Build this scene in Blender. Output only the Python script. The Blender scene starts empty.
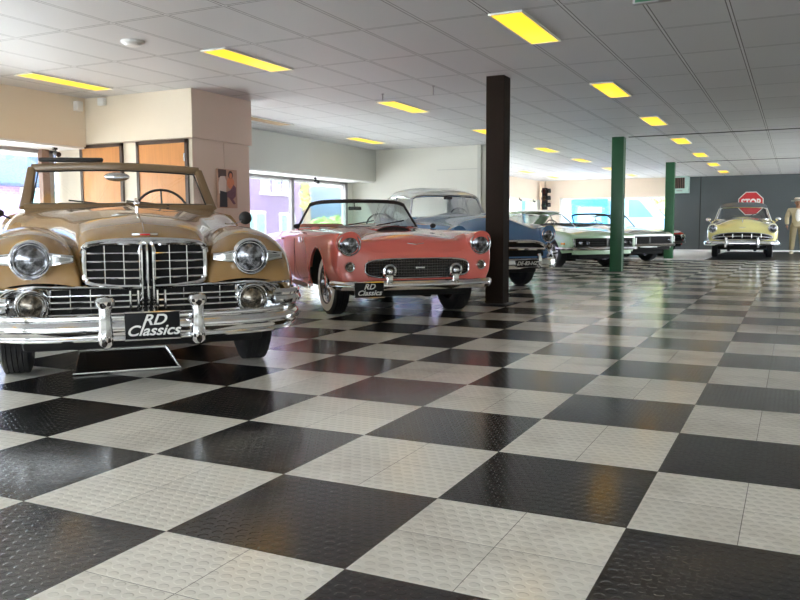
import bpy, bmesh, math, random
import numpy as np
from mathutils import Vector, Matrix
random.seed(4)
PI = math.pi
COL = bpy.context.scene.collection
U = 0.645            # side of one chequer square in metres
CZ = 2.72            # ceiling height

# ------------------------------------------------------------------ materials
def nmat(name):
    m = bpy.data.materials.new(name); m.use_nodes = True
    nt = m.node_tree; b = nt.nodes['Principled BSDF']
    return m, nt, b
def lin(c):
    return tuple(((x/255)/12.92 if x/255 <= .04045 else ((x/255+.055)/1.055)**2.4) for x in c)
def simple(name, rgb, rough=.5, metal=0, coat=0, spec=.5, var=0.0, scale=8, bump=0, emit=None, es=0, contrast=False):
    m, nt, b = nmat(name)
    c = lin(rgb)
    b.inputs['Roughness'].default_value = rough; b.inputs['Metallic'].default_value = metal
    b.inputs['Coat Weight'].default_value = coat; b.inputs['Coat Roughness'].default_value = .03
    b.inputs['Specular IOR Level'].default_value = spec
    tc = nt.nodes.new('ShaderNodeTexCoord'); n = nt.nodes.new('ShaderNodeTexNoise')
    n.inputs['Scale'].default_value = scale; n.inputs['Detail'].default_value = 4
    nt.links.new(tc.outputs['Object'], n.inputs['Vector'])
    r = nt.nodes.new('ShaderNodeMix'); r.data_type = 'RGBA'
    r.inputs['A'].default_value = (*[x*(1-var) for x in c], 1); r.inputs['B'].default_value = (*[min(1, x*(1+var)) for x in c], 1)
    fac = n.outputs['Fac']
    if contrast:
        q = nt.nodes.new('ShaderNodeMapRange'); q.inputs['From Min'].default_value = .42; q.inputs['From Max'].default_value = .58; nt.links.new(fac, q.inputs['Value']); fac = q.outputs['Result']
    nt.links.new(fac, r.inputs['Factor']); nt.links.new(r.outputs['Result'], b.inputs['Base Color'])
    if bump:
        bp = nt.nodes.new('ShaderNodeBump'); bp.inputs['Strength'].default_value = bump; bp.inputs['Distance'].default_value = .004
        nt.links.new(n.outputs['Fac'], bp.inputs['Height']); nt.links.new(bp.outputs['Normal'], b.inputs['Normal'])
    if emit:
        b.inputs['Emission Color'].default_value = (*lin(emit), 1); b.inputs['Emission Strength'].default_value = es
    return m
def glass_mat(name, tint, refl=.08):
    m = bpy.data.materials.new(name); m.use_nodes = True; nt = m.node_tree; nt.nodes.clear()
    o = nt.nodes.new('ShaderNodeOutputMaterial'); mx = nt.nodes.new('ShaderNodeMixShader')
    t = nt.nodes.new('ShaderNodeBsdfTransparent'); g = nt.nodes.new('ShaderNodeBsdfGlossy')
    t.inputs['Color'].default_value = (*tint, 1); g.inputs['Roughness'].default_value = .02
    lw = nt.nodes.new('ShaderNodeLayerWeight'); lw.inputs['Blend'].default_value = .25
    mp = nt.nodes.new('ShaderNodeMapRange'); mp.inputs['To Min'].default_value = refl*.6; mp.inputs['To Max'].default_value = .75
    nt.links.new(lw.outputs['Fresnel'], mp.inputs['Value']); nt.links.new(mp.outputs['Result'], mx.inputs['Fac'])
    nt.links.new(t.outputs[0], mx.inputs[1]); nt.links.new(g.outputs[0], mx.inputs[2]); nt.links.new(mx.outputs[0], o.inputs['Surface'])
    return m
def math_node(nt, op, a, b=None, c=None):
    n = nt.nodes.new('ShaderNodeMath'); n.operation = op
    for i, v in enumerate((a, b, c)):
        if v is None: continue
        if isinstance(v, (int, float)): n.inputs[i].default_value = v
        else: nt.links.new(v, n.inputs[i])
    return n.outputs[0]

def floor_material():
    m, nt, b = nmat('coin_tile_floor')
    M = lambda *a: math_node(nt, *a)
    geo = nt.nodes.new('ShaderNodeNewGeometry'); sp = nt.nodes.new('ShaderNodeSeparateXYZ'); nt.links.new(geo.outputs['Position'], sp.inputs[0])
    X = M('DIVIDE', sp.outputs['X'], U); Y = M('DIVIDE', sp.outputs['Y'], U)
    fx = M('FLOOR', X); fy = M('FLOOR', Y)
    par = M('FLOORED_MODULO', M('ADD', fx, fy), 2.0)                 # 0 black, 1 white
    # seams of the small tiles
    def seam(c, w):
        f = M('FRACT', M('MULTIPLY', c, 2.0)); d = M('MINIMUM', f, M('SUBTRACT', 1.0, f)); return M('LESS_THAN', d, w)
    sm = M('MAXIMUM', seam(X, .0042), seam(Y, .0042))
    # coins
    N = 16.0
    row = M('FLOOR', M('MULTIPLY', Y, N)); off = M('MULTIPLY', M('FLOORED_MODULO', row, 2.0), .5)
    cx = M('SUBTRACT', M('FRACT', M('ADD', M('MULTIPLY', X, N*.9), off)), .5); cy = M('SUBTRACT', M('FRACT', M('MULTIPLY', Y, N)), .5)
    d = M('SQRT', M('ADD', M('MULTIPLY', cx, cx), M('MULTIPLY', cy, cy)))
    mr = nt.nodes.new('ShaderNodeMapRange'); mr.interpolation_type = 'SMOOTHSTEP'; nt.links.new(d, mr.inputs['Value'])
    mr.inputs['From Min'].default_value = .30; mr.inputs['From Max'].default_value = .40; mr.inputs['To Min'].default_value = 1; mr.inputs['To Max'].default_value = 0
    coin = mr.outputs['Result']
    # per tile tone
    cb = nt.nodes.new('ShaderNodeCombineXYZ'); nt.links.new(M('FLOOR', M('MULTIPLY', X, 2.0)), cb.inputs[0]); nt.links.new(M('FLOOR', M('MULTIPLY', Y, 2.0)), cb.inputs[1])
    wn = nt.nodes.new('ShaderNodeTexWhiteNoise'); wn.noise_dimensions = '2D'; nt.links.new(cb.outputs[0], wn.inputs['Vector'])
    tone = M('ADD', .88, M('MULTIPLY', wn.outputs['Value'], .16))
    n1 = nt.nodes.new('ShaderNodeTexNoise'); n1.inputs['Scale'].default_value = 1.6; n1.inputs['Detail'].default_value = 7; n1.inputs['Roughness'].default_value = .62
    nt.links.new(geo.outputs['Position'], n1.inputs['Vector'])
    n2 = nt.nodes.new('ShaderNodeTexNoise'); n2.inputs['Scale'].default_value = 22; n2.inputs['Detail'].default_value = 5
    nt.links.new(geo.outputs['Position'], n2.inputs['Vector'])
    base = nt.nodes.new('ShaderNodeMix'); base.data_type = 'RGBA'
    base.inputs['A'].default_value = (.016, .016, .017, 1); base.inputs['B'].default_value = (.86, .83, .75, 1); nt.links.new(par, base.inputs['Factor'])
    t = nt.nodes.new('ShaderNodeMix'); t.data_type = 'RGBA'; t.blend_type = 'MULTIPLY'; t.inputs['Factor'].default_value = 1
    nt.links.new(base.outputs['Result'], t.inputs['A']); cc = nt.nodes.new('ShaderNodeCombineColor')
    for i in range(3): nt.links.new(tone, cc.inputs[i])
    nt.links.new(cc.outputs[0], t.inputs['B'])
    # dirt, brown scuffs
    dr = nt.nodes.new('ShaderNodeMapRange'); nt.links.new(n1.outputs['Fac'], dr.inputs['Value'])
    dr.inputs['From Min'].default_value = .5; dr.inputs['From Max'].default_value = .7; dr.inputs['To Max'].default_value = .34
    dm = nt.nodes.new('ShaderNodeMix'); dm.data_type = 'RGBA'; nt.links.new(M('MULTIPLY', dr.outputs['Result'], M('ADD', .45, n2.outputs['Fac'])), dm.inputs['Factor'])
    nt.links.new(t.outputs['Result'], dm.inputs['A']); dm.inputs['B'].default_value = (.16, .12, .08, 1)
    s = nt.nodes.new('ShaderNodeMix'); s.data_type = 'RGBA'; nt.links.new(M('MULTIPLY', sm, .7), s.inputs['Factor'])
    nt.links.new(dm.outputs['Result'], s.inputs['A']); s.inputs['B'].default_value = (.03, .028, .025, 1)
    # coins are worn a little darker on the white tiles
    k = nt.nodes.new('ShaderNodeMix'); k.data_type = 'RGBA'; k.blend_type = 'MULTIPLY'
    nt.links.new(M('MULTIPLY', coin, .15), k.inputs['Factor']); nt.links.new(s.outputs['Result'], k.inputs['A']); k.inputs['B'].default_value = (.6, .58, .55, 1)
    nt.links.new(k.outputs['Result'], b.inputs['Base Color'])
    rr = M('ADD', .09, M('MULTIPLY', n2.outputs['Fac'], .12)); nt.links.new(rr, b.inputs['Roughness'])
    b.inputs['Specular IOR Level'].default_value = .6
    h = M('SUBTRACT', M('MULTIPLY', coin, .5), M('MULTIPLY', sm, 1.0))
    h2 = M('ADD', h, M('MULTIPLY', n1.outputs['Fac'], .35))
    bp = nt.nodes.new('ShaderNodeBump'); bp.inputs['Strength'].default_value = .5; bp.inputs['Distance'].default_value = .003
    nt.links.new(h2, bp.inputs['Height']); nt.links.new(bp.outputs['Normal'], b.inputs['Normal'])
    return m

def ceiling_material():
    m, nt, b = nmat('ceiling_panels')
    M = lambda *a: math_node(nt, *a)
    geo = nt.nodes.new('ShaderNodeNewGeometry'); sp = nt.nodes.new('ShaderNodeSeparateXYZ'); nt.links.new(geo.outputs['Position'], sp.inputs[0])
    X = M('DIVIDE', M('SUBTRACT', sp.outputs['X'], .535), .606); Y = M('DIVIDE', M('SUBTRACT', sp.outputs['Y'], 4.05), 1.207)
    def edge(c, size):
        f = M('FRACT', c); return M('MULTIPLY', M('MINIMUM', f, M('SUBTRACT', 1.0, f)), size)
    d = M('MINIMUM', edge(X, .606), edge(Y, 1.207))
    bar = M('LESS_THAN', d, .011); gap_shadow = M('MULTIPLY', M('GREATER_THAN', d, .011), M('LESS_THAN', d, .019))  # lines beside the T-bars are darkened to paint their edge shadow
    cb = nt.nodes.new('ShaderNodeCombineXYZ'); nt.links.new(M('FLOOR', X), cb.inputs[0]); nt.links.new(M('FLOOR', Y), cb.inputs[1])
    wn = nt.nodes.new('ShaderNodeTexWhiteNoise'); wn.noise_dimensions = '2D'; nt.links.new(cb.outputs[0], wn.inputs['Vector'])
    tone = M('ADD', .60, M('MULTIPLY', wn.outputs['Value'], .04))
    v = M('ADD', M('SUBTRACT', tone, M('MULTIPLY', gap_shadow, .55)), M('MULTIPLY', bar, .06))
    cc = nt.nodes.new('ShaderNodeCombineColor')
    nt.links.new(v, cc.inputs[0]); nt.links.new(v, cc.inputs[1]); nt.links.new(M('MULTIPLY', v, 1.0), cc.inputs[2])
    nt.links.new(cc.outputs[0], b.inputs['Base Color'])
    b.inputs['Roughness'].default_value = .55; b.inputs['Specular IOR Level'].default_value = .35
    n = nt.nodes.new('ShaderNodeTexNoise'); n.inputs['Scale'].default_value = 60; n.inputs['Detail'].default_value = 3; nt.links.new(geo.outputs['Position'], n.inputs['Vector'])
    h = M('ADD', M('MULTIPLY', n.outputs['Fac'], .35), M('SUBTRACT', M('MULTIPLY', bar, .6), gap_shadow))
    bp = nt.nodes.new('ShaderNodeBump'); bp.inputs['Strength'].default_value = .4; bp.inputs['Distance'].default_value = .004
    nt.links.new(h, bp.inputs['Height']); nt.links.new(bp.outputs['Normal'], b.inputs['Normal'])
    return m

def paint(name, rgb, rough=.22, coat=1.0):
    return simple(name, rgb, rough=rough, coat=coat, var=.02, scale=3)
def wood(name, rgb):
    m, nt, b = nmat(name)
    tc = nt.nodes.new('ShaderNodeTexCoord'); mp = nt.nodes.new('ShaderNodeMapping'); mp.inputs['Scale'].default_value = (14, 14, .9)
    nt.links.new(tc.outputs['Object'], mp.inputs[0]); n = nt.nodes.new('ShaderNodeTexNoise'); n.inputs['Scale'].default_value = 3; n.inputs['Detail'].default_value = 6
    nt.links.new(mp.outputs[0], n.inputs['Vector']); r = nt.nodes.new('ShaderNodeMix'); r.data_type = 'RGBA'; c = lin(rgb)
    r.inputs['A'].default_value = (*[x*.8 for x in c], 1); r.inputs['B'].default_value = (*[x*1.15 for x in c], 1)
    nt.links.new(n.outputs['Fac'], r.inputs['Factor']); nt.links.new(r.outputs['Result'], b.inputs['Base Color']); b.inputs['Roughness'].default_value = .42
    return m
def brick(name, a, bcol, mortar, sx=1, scale=4, bw=.5, rh=.25):
    m, nt, b = nmat(name)
    tc = nt.nodes.new('ShaderNodeTexCoord'); mp = nt.nodes.new('ShaderNodeMapping'); mp.inputs['Rotation'].default_value = (PI/2, 0, PI/2) if sx else (PI/2, 0, 0)
    nt.links.new(tc.outputs['Object'], mp.inputs[0]); t = nt.nodes.new('ShaderNodeTexBrick'); t.inputs['Scale'].default_value = scale
    t.inputs['Brick Width'].default_value = bw; t.inputs['Row Height'].default_value = rh
    sp = nt.nodes.new('ShaderNodeSeparateXYZ'); cb = nt.nodes.new('ShaderNodeCombineXYZ'); nt.links.new(tc.outputs['Object'], sp.inputs[0])
    nt.links.new(sp.outputs['Y' if sx else 'X'], cb.inputs[0]); nt.links.new(sp.outputs['Z'], cb.inputs[1]); nt.links.new(cb.outputs[0], t.inputs['Vector'])
    t.inputs['Color1'].default_value = (*lin(a), 1); t.inputs['Color2'].default_value = (*lin(bcol), 1); t.inputs['Mortar'].default_value = (*lin(mortar), 1)
    t.inputs['Mortar Size'].default_value = .015
    nt.links.new(t.outputs['Color'], b.inputs['Base Color']); b.inputs['Roughness'].default_value = .8
    return m

MT = {}
MT['floor'] = floor_material(); MT['ceiling'] = ceiling_material()
MT['chrome'] = simple('chrome', (225, 226, 228), rough=.09, metal=1, var=.02)
MT['dullchrome'] = simple('satin_chrome', (170, 170, 172), rough=.25, metal=1, var=.05)
MT['darkchrome'] = simple('dark_metal', (84, 80, 74), rough=.3, metal=.9, var=.2)
MT['rubber'] = simple('tyre_rubber', (24, 24, 26), rough=.62, var=.2, scale=30)
MT['whitewall'] = simple('whitewall', (226, 222, 212), rough=.5, var=.04)
MT['black'] = simple('black_plastic', (14, 14, 15), rough=.45, var=.2)
MT['blackgloss'] = simple('black_gloss', (10, 10, 11), rough=.15, coat=.5, var=.1)
MT['under'] = simple('underbody', (12, 12, 12), rough=.9, var=.2)
MT['lens'] = simple('headlight_lens', (120, 122, 128), rough=.12, metal=.75, coat=1, var=.8, scale=24, bump=2.5, contrast=True)
MT['lampglass'] = simple('lamp_glass', (104, 96, 84), rough=.12, metal=.7, coat=1, var=.7, scale=30, bump=2.5, contrast=True)
MT['orange'] = simple('amber_lens', (230, 140, 40), rough=.2, coat=1, var=.1)
MT['redlens'] = simple('red_lens', (190, 25, 20), rough=.2, coat=1, var=.1)
def blind_mat():
    m, nt, b = nmat('translucent_blind'); o = nt.nodes['Material Output']; t = nt.nodes.new('ShaderNodeBsdfTranslucent'); t.inputs['Color'].default_value = (.8, .8, .78, 1)
    b.inputs['Base Color'].default_value = (.8, .8, .78, 1); n = nt.nodes.new('ShaderNodeTexNoise'); n.inputs['Scale'].default_value = 5
    x = nt.nodes.new('ShaderNodeMixShader'); r = nt.nodes.new('ShaderNodeMapRange'); r.inputs['To Min'].default_value = .45; r.inputs['To Max'].default_value = .55
    nt.links.new(n.outputs['Fac'], r.inputs['Value']); nt.links.new(r.outputs['Result'], x.inputs['Fac'])
    nt.links.new(b.outputs[0], x.inputs[1]); nt.links.new(t.outputs[0], x.inputs[2]); nt.links.new(x.outputs[0], o.inputs['Surface']); return m
MT['blind'] = blind_mat()
MT['glass'] = glass_mat('clear_glass', (.96, .98, .98))
MT['tintglass'] = glass_mat('green_tinted_glass', (.74, .93, .86))
MT['tan'] = paint('tan_paint', (152, 119, 74))
MT['tanframe'] = paint('brown_tan_paint', (120, 98, 70), rough=.35, coat=.3)
MT['pink'] = paint('salmon_pink_paint', (232, 116, 104))
MT['blue'] = paint('slate_blue_paint', (84, 124, 166))
MT['ivory'] = paint('ivory_paint', (205, 208, 200))
MT['mint'] = paint('pale_green_paint', (176, 206, 170))
MT['greywhite'] = paint('silver_grey_paint', (150, 158, 148))
MT['red'] = paint('red_paint', (178, 40, 36))
MT['yellow'] = paint('pale_yellow_paint', (222, 212, 140))
MT['greyroof'] = paint('grey_roof_paint', (92, 98, 104), rough=.4, coat=.3)
MT['leather'] = simple('brown_leather', (120, 70, 45), rough=.5, var=.1)
MT['pinkleather'] = simple('pink_vinyl', (200, 110, 100), rough=.45, var=.06)
MT['darktrim'] = simple('dark_trim', (38, 34, 32), rough=.5, var=.1)
MT['plate'] = simple('plate_black', (12, 12, 14), rough=.55, spec=.25, var=.1)
MT['letter'] = simple('plate_letters', (225, 225, 220), rough=.4, var=.02)
MT['cream'] = simple('cream_wall', (228, 216, 196), rough=.7, var=.03, scale=1.5, bump=.1)
MT['creamwhite'] = simple('white_plaster', (226, 225, 214), rough=.75, var=.03, scale=1.2, bump=.15)
MT['blockside'] = simple('pinkish_plaster', (206, 186, 170), rough=.7, var=.03, scale=1.5, bump=.1)
MT['greybulk'] = simple('grey_white_board', (205, 205, 196), rough=.6, var=.03, scale=1.5)
MT['peach'] = simple('peach_wall', (236, 218, 198), rough=.7, var=.03, scale=1.2)
MT['greywall'] = simple('dark_grey_wall', (78, 84, 86), rough=.65, var=.04, scale=1)
MT['white'] = simple('white_frame', (232, 232, 228), rough=.4, var=.02)
MT['greyframe'] = simple('grey_aluminium', (150, 146, 146), rough=.4, metal=.3, var=.05)
MT['brownpost'] = simple('brown_post', (140, 110, 95), rough=.6, var=.05)
MT['darkcol'] = simple('dark_brown_steel', (40, 31, 25), rough=.7, spec=.12, var=.06)
MT['greencol'] = simple('green_steel', (38, 92, 58), rough=.4, var=.05)
MT['wood'] = wood('door_veneer', (214, 150, 92)); MT['doorframe'] = simple('dark_door_frame', (72, 52, 38), rough=.5, var=.1)
MT['concrete'] = simple('pale_concrete', (232, 232, 232), rough=.45, var=.04, scale=2)
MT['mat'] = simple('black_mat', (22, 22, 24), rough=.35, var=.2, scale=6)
MT['lamp'] = simple('yellow_diffuser', (210, 160, 50), rough=.5, emit=(255, 196, 40), es=.20)
MT['lampoff'] = simple('unlit_diffuser', (176, 140, 90), rough=.5, var=.05)
MT['signred'] = simple('sign_red', (196, 30, 36), rough=.35, var=.03)
MT['sign_green'] = simple('sign_green', (16, 92, 60), rough=.4, var=.05)
MT['skin'] = simple('skin', (150, 105, 80), rough=.55, var=.05)
MT['suit'] = simple('beige_suit', (186, 172, 142), rough=.85, var=.08, scale=20)
MT['trousers'] = simple('khaki_trousers', (142, 128, 100), rough=.85, var=.08, scale=20)
MT['shirt'] = simple('pale_shirt', (225, 222, 220), rough=.8, var=.03)
MT['hat'] = simple('straw_hat', (222, 216, 200), rough=.8, var=.05)
MT['shoe'] = simple('pale_shoe', (196, 186, 165), rough=.5, var=.05)
MT['aircon'] = simple('pale_mint_metal', (178, 205, 196), rough=.4, var=.03)

# ------------------------------------------------------------------ mesh tools
class MB:
    def __init__(s): s.bm = bmesh.new()
    def box(s, c, d, bev=0, seg=2, rot=None):
        t = bmesh.new(); bmesh.ops.create_cube(t, size=1)
        bmesh.ops.scale(t, vec=d, verts=t.verts)
        if bev: bmesh.ops.bevel(t, geom=t.edges[:], offset=bev, segments=seg, affect='EDGES', profile=.5)
        M = Matrix.Translation(c)
        if rot is not None: M = M @ rot
        bmesh.ops.transform(t, matrix=M, verts=t.verts); s._add(t); return s
    def _add(s, t):
        vm = {v: s.bm.verts.new(v.co) for v in t.verts}
        for f in t.faces:
            try: s.bm.faces.new([vm[v] for v in f.verts])
            except ValueError: pass
        t.free()
    def b2(s, x0, x1, y0, y1, z0, z1, bev=0):
        return s.box(((x0+x1)/2, (y0+y1)/2, (z0+z1)/2), (abs(x1-x0), abs(y1-y0), abs(z1-z0)), bev)
    def grid(s, P, cu=False, cv=False):
        nu, nv = len(P), len(P[0])
        V = [[s.bm.verts.new(tuple(P[i][j])) for j in range(nv)] for i in range(nu)]
        for i in range(nu if cu else nu-1):
            for j in range(nv if cv else nv-1):
                try: s.bm.faces.new((V[i][j], V[(i+1) % nu][j], V[(i+1) % nu][(j+1) % nv], V[i][(j+1) % nv]))
                except ValueError: pass
        return V
    def cap(s, ring):
        try: s.bm.faces.new(ring)
        except ValueError: pass
    def tube(s, pts, r, n=8, closed=False, flat=None):
        pts = [Vector(p) for p in pts]; N = len(pts); rings = []
        up = Vector((0, 0, 1))
        for i in range(N):
            a = pts[(i-1) % N] if (closed or i > 0) else pts[i]; b = pts[(i+1) % N] if (closed or i < N-1) else pts[i]
            t = (b-a).normalized() if (b-a).length > 1e-9 else Vector((1, 0, 0))
            u = up if abs(t.dot(up)) < .95 else Vector((1, 0, 0))
            sx = t.cross(u).normalized(); sy = sx.cross(t).normalized()
            rr = r[i] if isinstance(r, (list, tuple)) else r
            fx, fy = flat if flat else (1, 1)
            rings.append([pts[i]+sx*math.cos(2*PI*k/n)*rr*fx+sy*math.sin(2*PI*k/n)*rr*fy for k in range(n)])
        V = s.grid(rings, cu=closed, cv=True)
        if not closed: s.cap(V[0][::-1]); s.cap(V[-1])
        return s
    def cyl(s, a, b, r, n=16): return s.tube([a, b], r, n)
    def lathe(s, prof, origin=(0, 0, 0), axis='x', n=32, sgn=1):
        # prof: (along axis, radius)
        o = Vector(origin); P = []
        for (h, r) in prof:
            ring = []
            for k in range(n):
                a = 2*PI*k/n; c, q = math.cos(a)*r, math.sin(a)*r
                v = {'x': (h*sgn, c, q), 'y': (c, h*sgn, q), 'z': (c, q, h*sgn)}[axis]
                ring.append(o+Vector(v))
            P.append(ring)
        V = s.grid(P, cv=True)
        if prof[0][1] > 1e-6: s.cap(V[0][::-1])
        if prof[-1][1] > 1e-6: s.cap(V[-1])
        return s
    def prism(s, poly, d0, d1, plane='yz'):
        # poly in plane, extruded along the other axis
        def P(a, b, d): return {'yz': (d, a, b), 'xz': (a, d, b), 'xy': (a, b, d)}[plane]
        A = [s.bm.verts.new(P(a, b, d0)) for a, b in poly]; B = [s.bm.verts.new(P(a, b, d1)) for a, b in poly]
        n = len(poly)
        for i in range(n): s.bm.faces.new((A[i], A[(i+1) % n], B[(i+1) % n], B[i]))
        s.cap(A[::-1]); s.cap(B); return s
    def ell(s, c, r, nu=16, nv=10):
        t = bmesh.new(); bmesh.ops.create_uvsphere(t, u_segments=nu, v_segments=nv, radius=1)
        bmesh.ops.scale(t, vec=r, verts=t.verts); bmesh.ops.translate(t, vec=c, verts=t.verts); s._add(t); return s
    def build(s, name, mat, parent=None, ang=38, merge=1e-4, solid=0):
        bm = s.bm
        bmesh.ops.remove_doubles(bm, verts=bm.verts, dist=merge)
        bmesh.ops.recalc_face_normals(bm, faces=bm.faces)
        me = bpy.data.meshes.new(name); bm.to_mesh(me); bm.free()
        me.polygons.foreach_set('use_smooth', [True]*len(me.polygons))
        me.set_sharp_from_angle(angle=math.radians(ang))
        me.materials.append(MT[mat] if isinstance(mat, str) else mat)
        o = bpy.data.objects.new(name, me); COL.objects.link(o)
        if parent: o.parent = parent
        if solid:
            md = o.modifiers.new('thick', 'SOLIDIFY'); md.thickness = solid; md.offset = 0
        return o
def tag(o, label=None, cat=None, group=None, kind=None):
    if label: o['label'] = label
    if cat: o['category'] = cat
    if group: o['group'] = group
    if kind: o['kind'] = kind
    return o
def empty(name, loc, deg=0):
    o = bpy.data.objects.new(name, None); COL.objects.link(o); o.location = loc; o.rotation_euler = (0, 0, math.radians(deg)); o.empty_display_size = .2; return o
def copy_tree(o, parent=None):
    c = o.copy(); COL.objects.link(c); c.parent = parent
    for ch in list(o.children): copy_tree(ch, c)
    return c
def text_mesh(name, body, size, mat, parent, loc, rot, shear=0, bold=.0, ext=.001, align='CENTER', sx=1):
    cu = bpy.data.curves.new('t', 'FONT'); cu.body = body; cu.size = size; cu.shear = shear; cu.offset = bold; cu.extrude = ext
    cu.align_x = align; cu.align_y = 'CENTER'
    ob = bpy.data.objects.new('t', cu); COL.objects.link(ob)
    dg = bpy.context.evaluated_depsgraph_get(); me = bpy.data.meshes.new_from_object(ob.evaluated_get(dg))
    bpy.data.objects.remove(ob); bpy.data.curves.remove(cu)
    M = Matrix.Translation(loc) @ rot @ Matrix.Diagonal((sx, 1, 1, 1)); me.transform(M)
    me.materials.clear(); me.materials.append(MT[mat]); me.name = name
    o = bpy.data.objects.new(name, me); COL.objects.link(o)
    if parent: o.parent = parent
    return o

def catmull(P, steps):
    # P (K,...) ; steps: list of subdivisions per interval
    P = np.asarray(P, float); K = len(P); out = []
    for k in range(K-1):
        p1, p2 = P[k], P[k+1]; p0 = P[k-1] if k > 0 else 2*p1-p2; p3 = P[k+2] if k < K-2 else 2*p2-p1
        # repeated stations give creases
        if np.allclose(p0, p1): p0 = 2*p1-p2
        if np.allclose(p3, p2): p3 = 2*p2-p1
        n = steps[k]
        for i in range(n):
            t = i/n
            m1 = (p2-p0)*.42; m2 = (p3-p1)*.42
            h = ((2*t**3-3*t*t+1), (t**3-2*t*t+t), (-2*t**3+3*t*t), (t**3-t*t))
            out.append(h[0]*p1+h[1]*m1+h[2]*p2+h[3]*m2)
    out.append(P[-1]); return np.array(out)
def loft(mb, stations, mirror=True, nv=4, du=.045, side=1):
    # stations: (x, bow, [(y,z)...]) ; bow pulls points back with (y/ymax)^2
    S = []
    for (x, bow, pr) in stations:
        ym = max(abs(p[0]) for p in pr) or 1
        half = [(x-bow*(p[0]/ym)**2, p[0]*side, p[1]) for p in pr]
        if mirror: half = half + [(a, -b, c) for (a, b, c) in half[::-1][1:]]
        S.append(half)
    S = np.array(S, float)
    st = [1 if abs(stations[i+1][0]-stations[i][0]) < .006 else max(2, int(abs(stations[i+1][0]-stations[i][0])/du)) for i in range(len(stations)-1)]
    A = catmull(S, st)
    B = catmull(np.swapaxes(A, 0, 1), [nv]*(A.shape[1]-1))
    mb.grid(np.swapaxes(B, 0, 1)); return mb
def cut_arch(mb, cx, cz, R, ymin=.5, below=None):
    bm = mb.bm
    ins = {v: ((v.co.x-cx)**2+(v.co.z-cz)**2 < R*R or (abs(v.co.x-cx) < R*.97 and v.co.z < cz)) and abs(v.co.y) > ymin for v in bm.verts}
    dele = [f for f in bm.faces if all(ins[v] for v in f.verts)]
    bmesh.ops.delete(bm, geom=dele, context='FACES')
    for v in list(bm.verts):
        if not v.link_faces: bm.verts.remove(v); continue
        if ins.get(v):
            dx, dz = v.co.x-cx, v.co.z-cz
            if dz < 0: v.co.x = cx+math.copysign(R*.99, dx)
            else:
                d = math.hypot(dx, dz) or 1e-6; v.co.x = cx+dx/d*R; v.co.z = cz+dz/d*R
# ------------------------------------------------------------------ car pieces
def wheel_proto(R, W, style, parent, side, loc, steer=0):
    """wheel part with tyre, hubcap and whitewall as sub-parts; axis along y, outer face towards side"""
    mb = MB(); r = R*.60
    mb.lathe([(-W*.40, r), (-W*.40, r*.9), (-W*.05, r*.86), (W*.12, r*.55), (W*.12, 0.0)], axis='y', sgn=side, n=36)
    mb.lathe([(W*.30, r*.90), (W*.44, r*1.0), (W*.46, r*1.04), (W*.40, r*1.06), (-W*.4, r*1.0)], axis='y', sgn=side, n=36)
    w = mb.build('wheel', 'dullchrome' if style != 'dark' else 'black', parent)
    w.location = loc; w.rotation_euler = (0, 0, steer)
    t = MB(); pr = [(-W*.44, r*1.0), (-W*.5, r*1.12), (-W*.5, R*.86), (-W*.42, R*.965)]
    for g in range(5):
        y0 = -W*.38+g*W*.19*.84
        pr += [(y0, R), (y0+W*.12, R), (y0+W*.125, R-.008), (y0+W*.15, R-.008)]
    pr += [(W*.38, R), (W*.42, R*.965), (W*.5, R*.86), (W*.5, r*1.12), (W*.44, r*1.0)]
    t.lathe(pr, axis='y', sgn=side, n=48); bm = t.bm
    # take away the flat end discs so that the tyre is a ring
    bmesh.ops.delete(bm, geom=[f for f in bm.faces if len(f.verts) > 6], context='FACES_ONLY')
    t.build('tire', 'rubber', w)
    if style in ('whitewall', 'wire'):
        q = MB(); q.lathe([(W*.505, r*1.10), (W*.512, r*1.16), (W*.512, R*.86), (W*.50, R*.88)], axis='y', sgn=side, n=48)
        bmesh.ops.delete(q.bm, geom=[f for f in q.bm.faces if len(f.verts) > 6], context='FACES_ONLY'); q.build('whitewall', 'whitewall', w)
    c = MB()
    if style in ('spoke', 'wire'):
        ns = 5 if style == 'spoke' else 20
        for k in range(ns):
            a = 2*PI*k/ns; wd = .032 if style == 'spoke' else .007
            p0 = (math.cos(a)*r*.15, side*W*.38, math.sin(a)*r*.15); p1 = (math.cos(a+.1)*r*.97, side*W*.40, math.sin(a+.1)*r*.97)
            c.tube([p0, p1], [wd, wd*.8], 6)
        c.lathe([(W*.30, r*.3), (W*.48, r*.25), (W*.52, r*.12), (W*.53, 0)], axis='y', sgn=side, n=20)
    else:
        c.lathe([(W*.40, r*1.0), (W*.42, r*.93), (W*.38, r*.8), (W*.36, r*.62), (W*.46, r*.5), (W*.52, r*.3), (W*.55, r*.12), (W*.56, 0)], axis='y', sgn=side, n=36)
    c.build('hubcap', 'chrome', w)
    return w
def wheels(root, wb, tr, trr, R, W, style, steer=0, x0=0):
    for (x, t, st) in ((x0, tr, steer), (-wb, trr, 0)):
        for sd in (-1, 1):
            wheel_proto(R, W, style, root, sd, (x, sd*t, R), st)
def wells(root, wb, R, z, y0, y1, x0=0):
    for x in (x0, -wb):
        for sd in (-1, 1):
            mb = MB(); prof = []; n = 18; P = []
            for yy in (y0, y1):
                P.append([(x+math.cos(a)*R, sd*yy, z+math.sin(a)*R) for a in [PI*k/n for k in range(n+1)]])
            mb.grid(P)
            c = [mb.bm.verts.new((x+math.cos(PI*k/n)*R, sd*y0, z+math.sin(PI*k/n)*R)) for k in range(n+1)]+[mb.bm.verts.new((x-R, sd*y0, .2)), mb.bm.verts.new((x+R, sd*y0, .2))]
            mb.cap(c); mb.build('wheel_well', 'under', root)
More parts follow.
